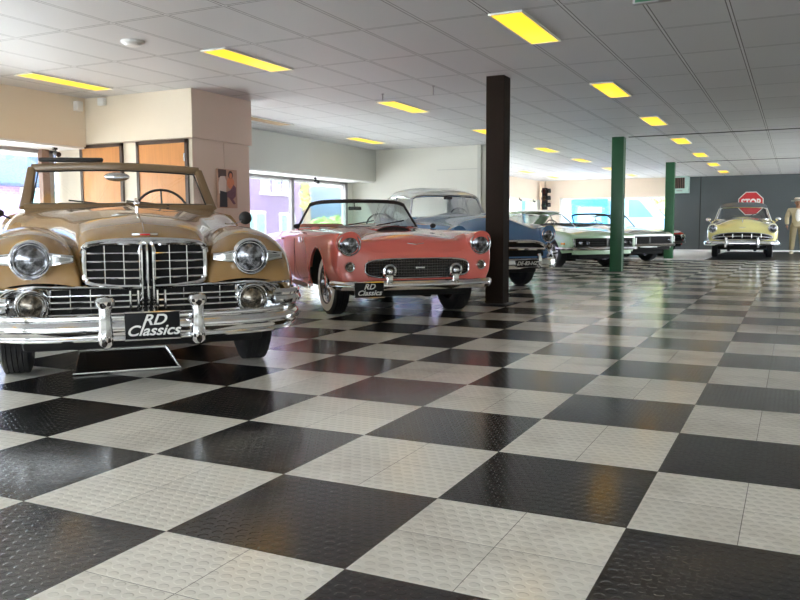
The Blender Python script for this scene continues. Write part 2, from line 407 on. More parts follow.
def chassis(root, x0, x1, w, z0=.17, z1=.36, wf=None):
    mb = MB(); mb.b2(x1, x0, -w, w, z0+.06, z1, .03)
    for sd in (-1, 1): mb.b2(x1+.3, x0-.5, sd*w*.55-.04, sd*w*.55+.04, z0, z1-.02, .01)
    mb.cyl((0, -w-.05, .3), (0, w+.05, .3), .035, 10)
    mb.cyl((x1*.72, -w-.05, .3), (x1*.72, w+.05, .3), .05, 10)
    mb.build('chassis', 'under', root)
def curve_y(fx, fz, y0, y1, n):
    return [(fx(y), y, fz(y)) for y in [y0+(y1-y0)*k/n for k in range(n+1)]]
def sweep_y(mb, prof, fx, y0, y1, n=40, fz=lambda y: 0, tang=True):
    """profile (dx,dz) swept across the car along x=fx(y)"""
    P = []
    for k in range(n+1):
        y = y0+(y1-y0)*k/n; e = 1e-3; dx = (fx(y+e)-fx(y-e))/(2*e)
        l = math.hypot(dx, 1); nx, ny = 1/l, -dx/l
        P.append([(fx(y)+nx*a, y+ny*a, fz(y)+b) for a, b in prof])
    V = mb.grid(P, cv=True); mb.cap(V[0]); mb.cap(V[-1][::-1]); return mb
def path_sweep(mb, prof, path):
    """profile (out,dz) swept along a plan path [(x,y,z)]; out = right of travel"""
    P = []; N = len(path)
    for i in range(N):
        a = Vector(path[max(i-1, 0)]); b = Vector(path[min(i+1, N-1)]); t = (b-a); t.z = 0; t.normalize()
        nx, ny = t.y, -t.x
        x, y, z = path[i]; P.append([(x+nx*o, y+ny*o, z+dz) for o, dz in prof])
    V = mb.grid(P, cv=True); mb.cap(V[0]); mb.cap(V[-1][::-1]); return mb
def smooth_path(pts, n=6): return [tuple(p) for p in catmull(np.array(pts, float), [n]*(len(pts)-1))]
def headlight(root, c, R, pitch=0, yaw=0, bez='chrome', name='headlight', lens='lens', depth=.12, hood=False):
    """round lamp: bucket with bezel and lens as sub-parts, facing +x"""
    mb = MB(); mb.lathe([(-depth, R*.8), (-.02, R*1.0), (0, R*1.0)], axis='x', n=28)
    o = mb.build(name, bez, root); o.location = c; o.rotation_euler = (0, pitch, yaw)
    b = MB(); b.lathe([(-.03, R*1.04), (.0, R*1.10), (.022, R*1.04), (.028, R*.97), (.018, R*.89), (0, R*.86)], axis='x', n=32)
    bmesh.ops.delete(b.bm, geom=[f for f in b.bm.faces if len(f.verts) > 6], context='FACES_ONLY'); b.build('bezel', 'chrome', o)
    l = MB(); l.lathe([(.004, R*.84), (.018, R*.7), (.03, R*.45), (.036, R*.2), (.038, 0)], axis='x', n=28)
    l.build('lens', lens, o); return o
def plate(root, c, w, h, words, size, pitch=0):
    mb = MB(); mb.box((0, 0, 0), (.012, w, h), .003)
    p = mb.build('license_plate', 'plate', root); p.location = c; p.rotation_euler = (0, pitch, 0)
    f = MB(); f.tube([(.008, -w/2, -h/2), (.008, w/2, -h/2), (.008, w/2, h/2), (.008, -w/2, h/2)], .005, 6, closed=True); f.build('plate_frame', 'chrome', p)
    rot = Matrix(((0, 0, 1, 0), (1, 0, 0, 0), (0, 1, 0, 0), (0, 0, 0, 1)))
    for body, dy, dz, sz in words:
        text_mesh('lettering', body, sz, 'letter', p, (.0075, dy, dz), rot, shear=.35, bold=size*.02, sx=1.12)
    return p
def steering_wheel(root, c, R=.2, tilt=.5, mat='black'):
    mb = MB(); n = 28; pts = []
    for k in range(n):
        a = 2*PI*k/n; pts.append((-math.sin(a)*R*math.sin(tilt)*-1*-1, math.cos(a)*R, math.sin(a)*R*math.cos(tilt)))
    mb.tube(pts, .011, 8, closed=True)
    for a in (PI*.5+2.1, PI*.5-2.1, PI*.5):
        mb.tube([(0, 0, 0), (-math.sin(a)*R*math.sin(tilt), math.cos(a)*R, math.sin(a)*R*math.cos(tilt))], .008, 6)
    mb.tube([(0, 0, 0), (.25, 0, -.16)], .018, 8)
    o = mb.build('steering_wheel', mat, root); o.location = c; return o
def seat_row(root, x, z, w, mat, h=.42, split=True, n=2):
    mb = MB()
    if split:
        for sd in (-1, 1):
            mb.box((x+.2, sd*w*.26, z), (.5, w*.49, .16), .05, 3); mb.box((x-.08, sd*w*.26, z+h*.5), (.14, w*.49, h), .05, 3, Matrix.Rotation(-.2, 4, 'Y'))
    else:
        mb.box((x+.2, 0, z), (.5, w, .16), .05, 3); mb.box((x-.08, 0, z+h*.5), (.14, w, h), .05, 3, Matrix.Rotation(-.2, 4, 'Y'))
    return mb.build('seat', mat, root)
def glass_grid(bot, top, n=1):
    P = [[tuple(Vector(a).lerp(Vector(b), k/4)) for k in range(5)] for a, b in zip(bot, top)]
    mb = MB(); mb.grid(P); return mb
def windshield(root, xb, yb, zb, xt, yt, zt, bowb, bowt, fm='chrome', gm='glass', r=.018, rtop=None, n=16, drop=0, pw=1.5):
    """curved windshield: glass part and one frame part"""
    fb = lambda t: (xb-bowb*abs(t)**pw, yb*t, zb-drop*abs(t)**2); ft = lambda t: (xt-bowt*abs(t)**pw, yt*t, zt-.015*abs(t)**2-.03*abs(t)**9)
    ts = [-1+2*k/n for k in range(n+1)]; B = [fb(t) for t in ts]; T = [ft(t) for t in ts]
    glass_grid(B, T).build('windshield', gm, root)
    mb = MB(); mb.tube(B+T[::-1], r, 8, closed=True)
    if rtop: mb.tube(T, rtop, 8)
    mb.build('windshield_frame', fm, root); return B, T
def wiper(root, a, b, n=4):
    mb = MB(); mb.tube([a, b], .005, 6); a2 = Vector(b)-(Vector(b)-Vector(a))*.45
    mb.box(tuple(b), (.012, .012, .012)); mb.tube([tuple(Vector(b)+(Vector(b)-Vector(a))*.5), tuple(a2)], .007, 6); mb.build('wiper', 'black', root)
def round_mirror(root, base, c, R, mat='chrome', face='black'):
    mb = MB(); mid = (Vector(base)+Vector(c))*.5+Vector((.01, 0, -.02)); mb.tube([base, tuple(mid), c], .006, 6)
    mb.lathe([(0, R), (.012, R*.95), (.022, R*.6), (.026, 0)], origin=c, axis='x', n=20)
    return mb.build('side_mirror', mat, root)

# ------------------------------------------------------------------ 1  tan convertible
def tan_car():
    r = empty('convertible_car', (-2.965, 1.655, 0), -42)
    tag(r, 'tan 1940s convertible with twin chrome barred grilles, nearest car at left', 'car', 'classic cars parked along the hall')
    mb = MB()
    loft(mb, [
        (.72, .05, [(.36,.45),(.36,.60),(.37,.74),(.36,.80),(.31,.84),(.2,.855),(.1,.862),(.03,.87),(0,.872)]),
        (.66, .05, [(.37,.45),(.38,.60),(.385,.75),(.375,.82),(.33,.87),(.22,.895),(.1,.905),(.03,.915),(0,.918)]),
        (.5, .04, [(.40,.45),(.41,.62),(.41,.77),(.40,.86),(.35,.925),(.24,.955),(.11,.97),(.03,.98),(0,.984)]),
        (.25, .03, [(.44,.45),(.45,.65),(.45,.80),(.43,.90),(.37,.97),(.25,1.005),(.11,1.02),(.03,1.03),(0,1.034)]),
        (-.3, 0, [(.52,.45),(.55,.65),(.56,.82),(.54,.94),(.46,1.02),(.31,1.055),(.15,1.075),(.04,1.083),(0,1.086)]),
        (-.8, 0, [(.72,.40),(.78,.58),(.80,.78),(.76,.93),(.64,1.03),(.45,1.08),(.22,1.103),(.06,1.112),(0,1.114)]),
        (-1.08, 0, [(.85,.32),(.90,.5),(.92,.75),(.90,.92),(.80,1.03),(.62,1.085),(.35,1.113),(.1,1.125),(0,1.127)]),
        (-1.3, 0, [(.86,.30),(.92,.5),(.94,.75),(.93,.93),(.86,1.04),(.72,1.085),(.4,1.115),(.1,1.125),(0,1.125)]),
        (-1.302, 0, [(.86,.30),(.92,.5),(.95,.75),(.94,.95),(.88,1.045),(.83,1.05),(.79,1.0),(.76,.6),(0,.5)]),
        (-2.0, 0, [(.86,.30),(.92,.5),(.95,.75),(.94,.93),(.88,1.02),(.83,1.025),(.79,.98),(.76,.6),(0,.5)]),
        (-2.9, 0, [(.86,.30),(.92,.5),(.95,.75),(.94,.93),(.88,1.02),(.83,1.025),(.79,.98),(.76,.6),(0,.5)]),
        (-2.902, 0, [(.86,.3),(.92,.5),(.94,.75),(.92,.93),(.87,1.02),(.72,1.06),(.4,1.1),(.1,1.11),(0,1.11)]),
        (-3.5, 0, [(.84,.35),(.9,.5),(.9,.72),(.88,.88),(.8,.98),(.6,1.03),(.4,1.05),(.1,1.06),(0,1.06)]),
        (-4.2, .08, [(.78,.4),(.84,.5),(.84,.65),(.8,.78),(.7,.86),(.5,.9),(.3,.92),(.1,.93),(0,.93)]),
        (-4.5, .12, [(.68,.45),(.72,.5),(.72,.58),(.68,.65),(.58,.7),(.4,.72),(.2,.73),(.1,.73),(0,.73)]),
        (-4.52, .12, [(.68,.45),(.7,.46),(.7,.47),(.68,.47),(.58,.47),(.4,.47),(.2,.47),(.1,.47),(0,.47)])])
    mb.build('body', 'tan', r)
    # hood side seams and centre chrome strip
    s = MB(); s.tube([(x, 0, z+.006) for x, z in [(.70, .885), (.6, .945), (.5, .984), (.35, 1.015), (.25, 1.034), (0, 1.062), (-.3, 1.086), (-.8, 1.114), (-1.05, 1.126)]], .003, 6)
    s.build('hood_seam', 'tanframe', r)
    FF = [
        (.745, .10, [(.37,.50),(.37,.56),(.40,.60),(.50,.62),(.62,.625),(.75,.61),(.84,.58),(.87,.55),(.88,.50)]),
        (.72, .11, [(.37,.52),(.37,.64),(.41,.695),(.51,.725),(.64,.735),(.78,.70),(.88,.64),(.91,.58),(.91,.50)]),
        (.655, .12, [(.37,.52),(.375,.69),(.42,.77),(.52,.82),(.65,.832),(.80,.79),(.905,.70),(.945,.6),(.945,.46)]),
        (.55, .10, [(.38,.5),(.385,.72),(.43,.82),(.53,.88),(.66,.895),(.82,.85),(.93,.75),(.97,.6),(.97,.44)]),
        (.40, .06, [(.38,.5),(.39,.74),(.44,.855),(.545,.915),(.67,.93),(.83,.89),(.95,.78),(.988,.6),(.985,.42)]),
        (.1, 0, [(.40,.5),(.42,.77),(.47,.885),(.56,.94),(.68,.955),(.84,.915),(.965,.8),(1.0,.6),(.995,.42)]),
        (-.5, 0, [(.45,.5),(.52,.8),(.56,.89),(.62,.94),(.71,.95),(.85,.92),(.97,.8),(1.0,.6),(.99,.38)]),
        (-1.1, 0, [(.6,.5),(.68,.75),(.72,.82),(.76,.87),(.82,.88),(.91,.85),(.975,.75),(.99,.6),(.98,.33)]),
        (-1.9, 0, [(.7,.5),(.78,.62),(.82,.67),(.86,.70),(.9,.70),(.94,.67),(.965,.6),(.97,.5),(.94,.32)])]
    RF = [
        (-2.2, 0, [(.7,.4),(.8,.5),(.84,.55),(.87,.58),(.9,.59),(.94,.57),(.97,.5),(.975,.42),(.95,.32)]),
        (-2.6, 0, [(.7,.45),(.78,.62),(.82,.72),(.87,.78),(.91,.80),(.96,.77),(1.0,.67),(1.0,.5),(.98,.32)]),
        (-3.1, 0, [(.7,.45),(.75,.68),(.8,.80),(.85,.85),(.9,.87),(.96,.84),(1.01,.72),(1.02,.52),(1.0,.33)]),
        (-3.8, 0, [(.7,.45),(.72,.65),(.76,.76),(.82,.81),(.88,.82),(.94,.79),(.98,.69),(.99,.52),(.97,.36)]),
        (-4.4, .1, [(.68,.45),(.7,.52),(.72,.57),(.76,.6),(.8,.61),(.85,.6),(.88,.55),(.89,.48),(.88,.4)])]
    for sd in (-1, 1):
        f = MB(); loft(f, FF, mirror=False, side=sd, nv=5); cut_arch(f, 0, .36, .43, .8); f.build('front_fender', 'tan', r)
        f = MB(); loft(f, RF, mirror=False, side=sd, nv=4); f.build('rear_fender', 'tan', r)
    wells(r, 3.175, .425, .36, .52, .9); chassis(r, .75, -4.3, .7)
    mb = MB()
    for x in (0, -3.175): pass
    wheels(r, 3.175, .77, .77, .368, .19, 'cap', steer=0)
    # ---- front splash panel under the fenders
    ap = MB(); bow = lambda y: .80-.14*abs(y/.9)**2.4
    sweep_y(ap, [(-.01, .603), (.004, .598), (-.002, .588), (-.05, .585), (-.06, .43), (-.03, .42), (-.03, .30), (-.1, .30), (-.16, .603)], bow, -.90, .90, 50)
    ap.build('splash_panel', 'chrome', r)
    dk = MB(); sweep_y(dk, [(-.04, .588), (-.04, .43), (-.055, .43), (-.055, .588)], bow, -.54, .54, 30); dk.build('grille_backing', 'under', r)
    lg = MB(); G = lambda y: bow(y)
    for z in (.550, .515, .480, .440): lg.tube(curve_y(lambda y: G(y)-.005, lambda y: z, -.55, .55, 30), .0055, 6)
    for y in (-.54, -.43, -.32, -.21, .21, .32, .43, .54): lg.tube([(G(y)-.012, y, .43), (G(y)-.012, y, .59)], .005, 6)
    for y in (-.10, .10, -.055, .055): lg.tube([(G(y)+.0, y, .42), (G(y)+.0, y, .575)], .010, 6)
    lg.build('lower_grille', 'chrome', r)
    # moulding that sweeps over the lower grille, around the lamps
    mo = MB()
    for sd in (-1, 1):
        pts = smooth_path([(.815, sd*.01, .592), (.81, sd*.3, .598), (.79, sd*.5, .602), (.76, sd*.66, .606), (.71, sd*.77, .575), (.66, sd*.84, .50), (.64, sd*.865, .44)], 6)
        mo.tube(pts, .010, 8)
    mo.build('grille_moulding', 'chrome', r)
    # ---- upper grilles
    for sd in (-1, 1):
        fr = MB(); xz = lambda y: .83-.20*(abs(y)/.36)**1.6*.45
        out = [(.035, .60), (.035, .72), (.035, .852), (.15, .858), (.28, .852), (.325, .842), (.345, .815), (.348, .72), (.345, .65), (.33, .625), (.29, .613), (.16, .600)]
        pts = []
        for i in range(len(out)):
            a, b = out[i], out[(i+1) % len(out)]
            for k in range(3): y = a[0]+(b[0]-a[0])*k/3; z = a[1]+(b[1]-a[1])*k/3; pts.append((xz(y), sd*y, z))
        fr.tube(pts, .0155, 8, closed=True); g = fr.build('grille', 'chrome', r)
        bk = MB(); bk.grid([[(xz(y)-.03, sd*y, z) for z in (.60, .85)] for y in [.03+.31*k/8 for k in range(9)]]); bk.build('grille_backing', 'under', g)
        br = MB()
        for z in (.652, .700, .748, .796): br.tube([(xz(y)-.004, sd*y, z+.004*(y-.2)) for y in [.03+.315*k/8 for k in range(9)]], .0055, 6)
        for y in (.13, .235): br.tube([(xz(y)-.002, sd*y, .605), (xz(y)-.002, sd*y, .85)], .005, 6)
        br.build('grille_bar', 'chrome', g)
    cp = MB()
    for y in (-.032, 0, .032):
        cp.tube(smooth_path([(.81, y, .43), (.835, y, .5), (.84, y, .60), (.845, y, .75), (.84, y, .83), (.80, y*.9, .868), (.73, y*.7, .885)], 4), .0095, 6)
    cp.box((.80, 0, .86), (.05, .07, .03), .01); cp.build('grille_pillar', 'chrome', r)
    cb = MB(); cb.box((.81, 0, .64), (.02, .07, .42), .005); cb.build('pillar_backing', 'under', r)
    # hood front chrome lip
    lip = MB(); lip.tube(smooth_path([(.735, -.36, .80), (.765, -.33, .848), (.79, -.2, .868), (.80, 0, .875), (.79, .2, .868), (.765, .33, .848), (.735, .36, .80)], 5), .014, 8); lip.build('hood_lip', 'chrome', r)
    em = MB(); em.box((.715, 0, .906), (.02, .15, .016), .004); em.build('hood_emblem', 'chrome', r)
    e2 = MB(); e2.box((.728, 0, .906), (.01, .06, .012), .002); e2.build('emblem_badge', 'redlens', r)
    om = MB(); om.tube([(.12, 0, 1.04), (.12, 0, 1.10)], .010, 8); om.ell((.12, 0, 1.108), (.035, .02, .022)); om.tube([(.11, 0, 1.11), (.02, 0, 1.14), (-.07, 0, 1.145)], [.016, .01, .003], 8)
    om.build('hood_ornament', 'chrome', r)
    # ---- lamps
    for sd in (-1, 1):
        h = headlight(r, (.712, sd*.635, .762), .107, depth=.2)
        for (pa, pb, pc) in (((.725, .53), (.725, .47), (.700, .405)), ((.68, .73), (.635, .80), (.585, .87))):
            w = MB(); P = []
            for (xx, yy), hh in zip(smooth_path([pa+(0,), pb+(0,), pc+(0,)], 4) and [(q[0], q[1]) for q in smooth_path([pa+(0,), pb+(0,), pc+(0,)], 4)], [.040-.0022*k for k in range(9)]):
                P.append([(xx-.03, sd*yy, .762-hh), (xx+.004, sd*yy, .762-hh), (xx+.012, sd*yy, .762-hh+.006), (xx+.004, sd*yy, .762-hh+.014), (xx+.004, sd*yy, .762+hh-.014), (xx+.012, sd*yy, .762+hh-.006), (xx+.004, sd*yy, .762+hh), (xx-.03, sd*yy, .762+hh)])
            V = w.grid(P); w.cap(V[0]); w.cap(V[-1]); w = w.build('headlight_wing', 'chrome', r)
            ins = MB(); ins.grid([[(q[3][0]+.003, q[3][1], q[3][2]+.004), (q[4][0]+.003, q[4][1], q[4][2]-.004)] for q in P[1:-1]]); ins.build('wing_inset', 'dullchrome', w)
        headlight(r, (.762, sd*.635, .50), .088, name='parking_lamp', lens='lampglass', depth=.1)
    # ---- bumper
    bp = MB(); path = smooth_path([(.28, -.99, .0), (.45, -.975, 0), (.64, -.93, 0), (.81, -.83, 0), (.93, -.66, 0), (.99, -.4, 0), (1.01, 0, 0), (.99, .4, 0), (.93, .66, 0), (.81, .83, 0), (.64, .93, 0), (.45, .975, 0), (.28, .99, 0)], 6)
    prof = [(-.01, .292), (.025, .294), (.036, .305), (.034, .318), (.03, .324), (.044, .335), (.056, .358), (.056, .388), (.046, .412), (.032, .42), (.036, .43), (.034, .446), (.02, .456), (-.01, .458)]
    prof = [(o, .457-(.457-z)*.90) for o, z in prof]; path = [(x, y*.975, z) for x, y, z in path]
    path_sweep(bp, prof, path)
    bp.build('bumper', 'chrome', r)
    for sd in (-1, 1):
        be = MB(); pts = [(.79, sd*.76, .0), (.74, sd*.88, 0), (.6, sd*.96, 0), (.42, sd*.995, 0)]
        for z, rr in ((.49, .030), (.535, .022)): be.tube(smooth_path([(a, b, z) for a, b, c in pts], 5), rr, 8)
        be.build('bumper_end_rib', 'chrome', r)
    for sd in (-1, 1):
        g = MB(); g.lathe([(-.135, 0), (-.135, .02), (-.115, .038), (-.06, .042), (.0, .036), (.06, .034), (.085, .036), (.10, .05), (.125, .056), (.145, .045), (.155, .02), (.157, 0)], axis='z', n=20, origin=(1.075, sd*.252, .415))
        g.build('bumper_guard', 'chrome', r)
    plate(r, (1.075, 0, .395), .30, .155, [('RD', .005, .03, .085), ('Classics', 0, -.03, .082)], .08)
    # ---- windshield (painted frame), cowl
    B = lambda t: (-1.14-.10*abs(t)**1.6, .725*t-.025, 1.105); T = lambda t: (-1.38-.09*abs(t)**1.6, .665*t-.035, 1.455-.02*t*t)
    ts = [-1+2*k/14 for k in range(15)]
    glass_grid([B(t*.93) for t in ts], [T(t*.93) for t in ts]).build('windshield', 'glass', r)
    fm = MB(); fm.tube([T(t) for t in ts], .034, 8, flat=(.6, 1)); fm.tube([B(t) for t in ts], .042, 8)
    for sd in (-1, 1): fm.tube([B(sd*1.0), tuple(Vector(B(sd)).lerp(Vector(T(sd)), .5)), T(sd*1.0)], [.05, .042, .036], 8, flat=(1, .6))
    fm.build('windshield_frame', 'tanframe', r)
    ft = MB(); ft.tube([(T(t*.93)[0]+.02, T(t*.93)[1], T(t*.93)[2]-.035) for t in ts]+[(B(t*.93)[0]+.02, B(t*.93)[1], B(t*.93)[2]+.03) for t in ts[::-1]], .007, 6, closed=True); ft.build('windshield_seal', 'black', r)
    vs = MB(); vs.box((-1.46, -.40, 1.508), (.07, .50, .036), .015, rot=Matrix.Rotation(.02, 4, 'X')); vs.build('sun_visor', 'darktrim', r)
    mm = MB(); mm.ell((-1.36, -.05, 1.37), (.02, .10, .038)); mm.tube([(-1.37, -.02, 1.39), (-1.40, -.02, 1.44)], .006, 6); mm.build('rearview_mirror', 'chrome', r)
    wiper(r, (-1.14, -.10, 1.13), (-1.19, -.32, 1.155)); wiper(r, (-1.14, .34, 1.13), (-1.19, .12, 1.155))
    steering_wheel(r, (-1.62, .33, 1.07), .225, .35)
    ds = MB(); ds.box((-1.36, 0, 1.03), (.12, 1.5, .16), .04); ds.build('dashboard', 'tanframe', r)
    seat_row(r, -2.1, .65, 1.4, 'leather', .42); seat_row(r, -2.75, .68, 1.3, 'leather', .36, False)
    tp = MB(); tp.box((-3.02, 0, 1.10), (.36, 1.45, .13), .055, 3); tp.build('folded_top', 'darktrim', r)
    k = MB(); k.tube([(-.95, -.84, 1.02), (-.94, -.90, 1.05)], .008, 6); k.ell((-.94, -.915, 1.06), (.02, .035, .03)); k.build('side_mirror', 'black', r)
    cm = MB(); cm.tube([(-.55, .70, .975), (-.57, .78, .975), (-.59, .83, .995), (-.6, .865, 1.02)], .006, 6)
    o = cm.build('side_mirror', 'chrome', r); c2 = MB(); c2.lathe([(0, .052), (.01, .05), (.02, .035), (.024, 0)], origin=(-.6, .865, 1.02), axis='x', n=20); c2.build('mirror_shell', 'black', o)
    # door seams / handles
    for sd in (-1, 1):
        d = MB(); d.tube([(-1.95, sd*.96, .88), (-2.1, sd*.97, .88)], .010, 6); d.build('door_handle', 'chrome', r)
        t = MB(); t.tube([(-.9, sd*.985, .33), (-2.2, sd*.965, .33)], .016, 6); t.build('rocker_moulding', 'chrome', r)
        q = MB(); q.lathe([(-.05, .05), (0, .05), (.03, .03), (.035, 0)], origin=(-4.42, sd*.8, .6), axis='x', sgn=-1, n=16); q.build('tail_lamp', 'redlens', r)
    # rear bumper
    rb = MB(); path_sweep(rb, [(0, .32), (.04, .34), (.05, .40), (.03, .45), (0, .46)], smooth_path([(-4.2, 1.0, 0), (-4.55, .85, 0), (-4.68, .4, 0), (-4.7, 0, 0), (-4.68, -.4, 0), (-4.55, -.85, 0), (-4.2, -1.0, 0)], 5)); rb.build('rear_bumper', 'chrome', r)
    return r

# ------------------------------------------------------------------ 2  salmon pink convertible
def pink_car():
    a = math.radians(-45); off = -.055
    r = empty('convertible_car', (-2.897-math.sin(a)*off, 5.559+math.cos(a)*off, 0), -45)
    tag(r, 'salmon pink 1950s two-seat convertible with whitewall tyres, left of the dark column', 'car', 'classic cars parked along the hall')
    mb = MB()
    loft(mb, [
        (.835, .10, [(.74,.33),(.76,.36),(.76,.39),(.74,.40),(.66,.40),(.5,.40),(.35,.40),(.15,.40),(0,.40)]),
        (.83, .10, [(.76,.36),(.80,.45),(.82,.54),(.80,.62),(.74,.66),(.6,.665),(.4,.655),(.2,.655),(0,.655)]),
        (.79, .07, [(.78,.38),(.83,.48),(.845,.62),(.83,.72),(.77,.775),(.64,.755),(.45,.70),(.2,.70),(0,.705)]),
        (.68, .04, [(.80,.38),(.86,.5),(.87,.67),(.86,.80),(.80,.865),(.66,.845),(.5,.79),(.25,.80),(0,.812)]),
        (.5, .02, [(.83,.37),(.875,.5),(.885,.7),(.872,.825),(.81,.888),(.66,.873),(.5,.83),(.25,.85),(0,.865)]),
        (.2, 0, [(.84,.34),(.88,.48),(.89,.7),(.876,.832),(.815,.895),(.66,.885),(.5,.857),(.25,.885),(0,.897)]),
        (-.4, 0, [(.84,.28),(.88,.45),(.89,.7),(.876,.835),(.815,.90),(.66,.90),(.5,.885),(.25,.918),(0,.928)]),
        (-.95, 0, [(.83,.26),(.875,.44),(.885,.7),(.875,.84),(.82,.905),(.68,.92),(.5,.925),(.25,.94),(0,.945)]),
        (-1.2, 0, [(.83,.25),(.875,.44),(.885,.7),(.875,.84),(.82,.905),(.74,.92),(.5,.93),(.25,.945),(0,.95)]),
        (-1.202, 0, [(.83,.25),(.875,.44),(.885,.7),(.875,.84),(.82,.9),(.76,.905),(.72,.87),(.70,.5),(0,.42)]),
        (-2.15, 0, [(.83,.25),(.875,.44),(.885,.7),(.875,.84),(.82,.9),(.76,.905),(.72,.87),(.70,.5),(0,.42)]),
        (-2.152, 0, [(.83,.25),(.875,.44),(.885,.7),(.875,.84),(.82,.9),(.70,.905),(.5,.92),(.25,.935),(0,.94)]),
        (-3.0, 0, [(.84,.3),(.88,.45),(.885,.65),(.875,.8),(.82,.87),(.66,.83),(.5,.82),(.25,.84),(0,.85)]),
        (-3.5, .03, [(.8,.38),(.84,.5),(.85,.65),(.84,.78),(.8,.84),(.7,.78),(.5,.72),(.25,.73),(0,.73)]),
        (-3.62, .05, [(.76,.42),(.8,.5),(.8,.6),(.79,.68),(.76,.72),(.66,.68),(.5,.66),(.25,.66),(0,.66)]),
        (-3.63, .05, [(.74,.40),(.76,.41),(.76,.42),(.75,.42),(.7,.42),(.6,.42),(.5,.42),(.25,.42),(0,.42)])])
    cut_arch(mb, .05, .345, .385, .6); cut_arch(mb, -2.59, .345, .36, .6)
    mb.build('body', 'pink', r)
    wells(r, 2.59, .38, .345, .5, .86, .05); chassis(r, .7, -3.4, .62)
    wheels(r, 2.59, .70, .70, .335, .175, 'wire', steer=.07, x0=.05)
    # eyebrowed headlights
    for sd in (-1, 1):
        n = MB(); n.lathe([(-.45, .075), (-.2, .118), (-.02, .128), (.03, .126), (.03, .108)], axis='x', n=30, origin=(.72, sd*.712, .772))
        # visor pulled forward along the top
        for v in n.bm.verts:
            if v.co.x > .70 and v.co.z > .772: v.co.x += .055*((v.co.z-.772)/.128)
        n.build('headlight_nacelle', 'pink', r)
        headlight(r, (.757, sd*.712, .770), .112, depth=.1)
        t = MB(); t.lathe([(-.06, .05), (0, .055), (.012, .05), (.004, .038)], axis='x', n=20, origin=(.775, sd*.715, .545)); q = t.build('turn_lamp', 'chrome', r)
        l = MB(); l.lathe([(0, .038), (.014, .025), (.018, 0)], axis='x', n=16, origin=(.78, sd*.715, .545)); l.build('turn_lamp_lens', 'lampglass', q)
    # grille
    gx = lambda y: .85-.06*(y/.6)**2
    out = []
    for k in range(40):
        a = 2*PI*k/40; c, s = math.cos(a), math.sin(a); y = .565*math.copysign(abs(c)**.45, c); z = .525+.098*math.copysign(abs(s)**.6, s); out.append((gx(y), y, z))
    g = MB(); g.tube(out, .009, 8, closed=True); gr = g.build('grille', 'chrome', r)
    b = MB(); b.grid([[(gx(y)-.006, y, z) for z in (.525-.095*(1-abs(y/.575)**6)**.5, .525+.095*(1-abs(y/.575)**6)**.5)] for y in [-.557+1.114*k/30 for k in range(31)]]); b.build('grille_backing', 'under', gr)
    m = MB()
    for k in range(6): z = .455+.028*k; m.tube(curve_y(lambda y: gx(y)+.001, lambda y: z, -.53, .53, 16), .0026, 4)
    for k in range(39): y = -.53+1.06*k/38; m.tube([(gx(y)+.001, y, .435), (gx(y)+.001, y, .615)], .0022, 4)
    m.build('grille_mesh', 'dullchrome', gr)
    # bumper
    path = smooth_path([(.62, -.855, 0), (.70, -.83, 0), (.80, -.76, 0), (.87, -.62, 0), (.92, -.38, 0), (.93, 0, 0), (.92, .38, 0), (.87, .62, 0), (.80, .76, 0), (.70, .83, 0), (.62, .855, 0)], 6)
    bp = MB(); path_sweep(bp, [(-.01, .31), (.02, .315), (.04, .34), (.045, .36), (.04, .385), (.02, .405), (-.01, .41)], path); bp.build('bumper', 'chrome', r)
    for sd in (-1, 1):
        q = MB(); q.lathe([(-.1, .055), (0, .072), (.03, .07), (.035, .052), (.015, .044)], axis='x', n=24, origin=(.93, sd*.355, .505)); q.box((.93, sd*.355, .415), (.07, .075, .12), .02)
        o = q.build('bumper_guard', 'chrome', r)
        c = MB(); c.lathe([(.0, .04), (.02, .03), (.05, .02), (.06, 0)], axis='x', n=20, origin=(.945, sd*.355, .505)); c.build('guard_cone', 'chrome', o)
        d = MB(); d.lathe([(0, .048), (.004, .036)], axis='x', n=20, origin=(.958, sd*.355, .505)); d.build('guard_ring', 'black', o)
    plate(r, (.97, -.575, .325), .30, .15, [('RD', 0, .03, .075), ('Classics', 0, -.03, .07)], .075)
    # scoop
    s = MB(); P = []
    for i in range(9):
        x = .02-.75*i/8; hgt = .055*math.sin(PI*min(1, .5+.5*i/8)) if i else .052; w = .21-.03*i/8; zc = .905+.035*i/8
        P.append([(x, w*math.cos(a), zc-.02+ (hgt+.02)*math.sin(a)) for a in [PI*k/12 for k in range(13)]])
    s.grid(P); s.build('hood_scoop', 'pink', r)
    d = MB(); d.prism([(.19*math.cos(PI*k/12), .893+.05*math.sin(PI*k/12)) for k in range(13)], .005, .012, 'yz'); d.build('scoop_opening', 'black', r)
    e = MB()
    for sd in (-1, 1): e.tube([(.745, 0, .762), (.728, sd*.09, .775)], .004, 5)
    e.build('hood_emblem', 'chrome', r)
    e = MB(); e.box((.866, 0, .53), (.01, .1, .02), .004); e.build('grille_badge', 'chrome', r)
    # windshield
    windshield(r, -.98, .79, .935, -1.30, .62, 1.268, .42, .14, fm='darktrim', gm='tintglass', r=.016, rtop=.024, pw=2.2)
    cw = MB(); cw.tube([(-.97-.42*abs(t)**2.2, .79*t, .93) for t in [-1+2*k/16 for k in range(17)]], .012, 6); cw.build('cowl_trim', 'chrome', r)
    mm = MB(); mm.box((-1.25, -.09, 1.175), (.02, .17, .045), .012); mm.tube([(-1.26, -.09, 1.2), (-1.29, -.09, 1.26)], .006, 6); mm.build('rearview_mirror', 'darktrim', r)
    wiper(r, (-.95, -.3, .96), (-1.08, -.02, 1.0)); wiper(r, (-.95, .1, .96), (-1.08, .38, 1.0))
    steering_wheel(r, (-1.52, .34, .93), .2, .4)
    ds = MB(); ds.box((-1.22, 0, .89), (.16, 1.36, .12), .05); ds.build('dashboard', 'pinkleather', r)
    seat_row(r, -1.95, .55, 1.3, 'pinkleather', .44)
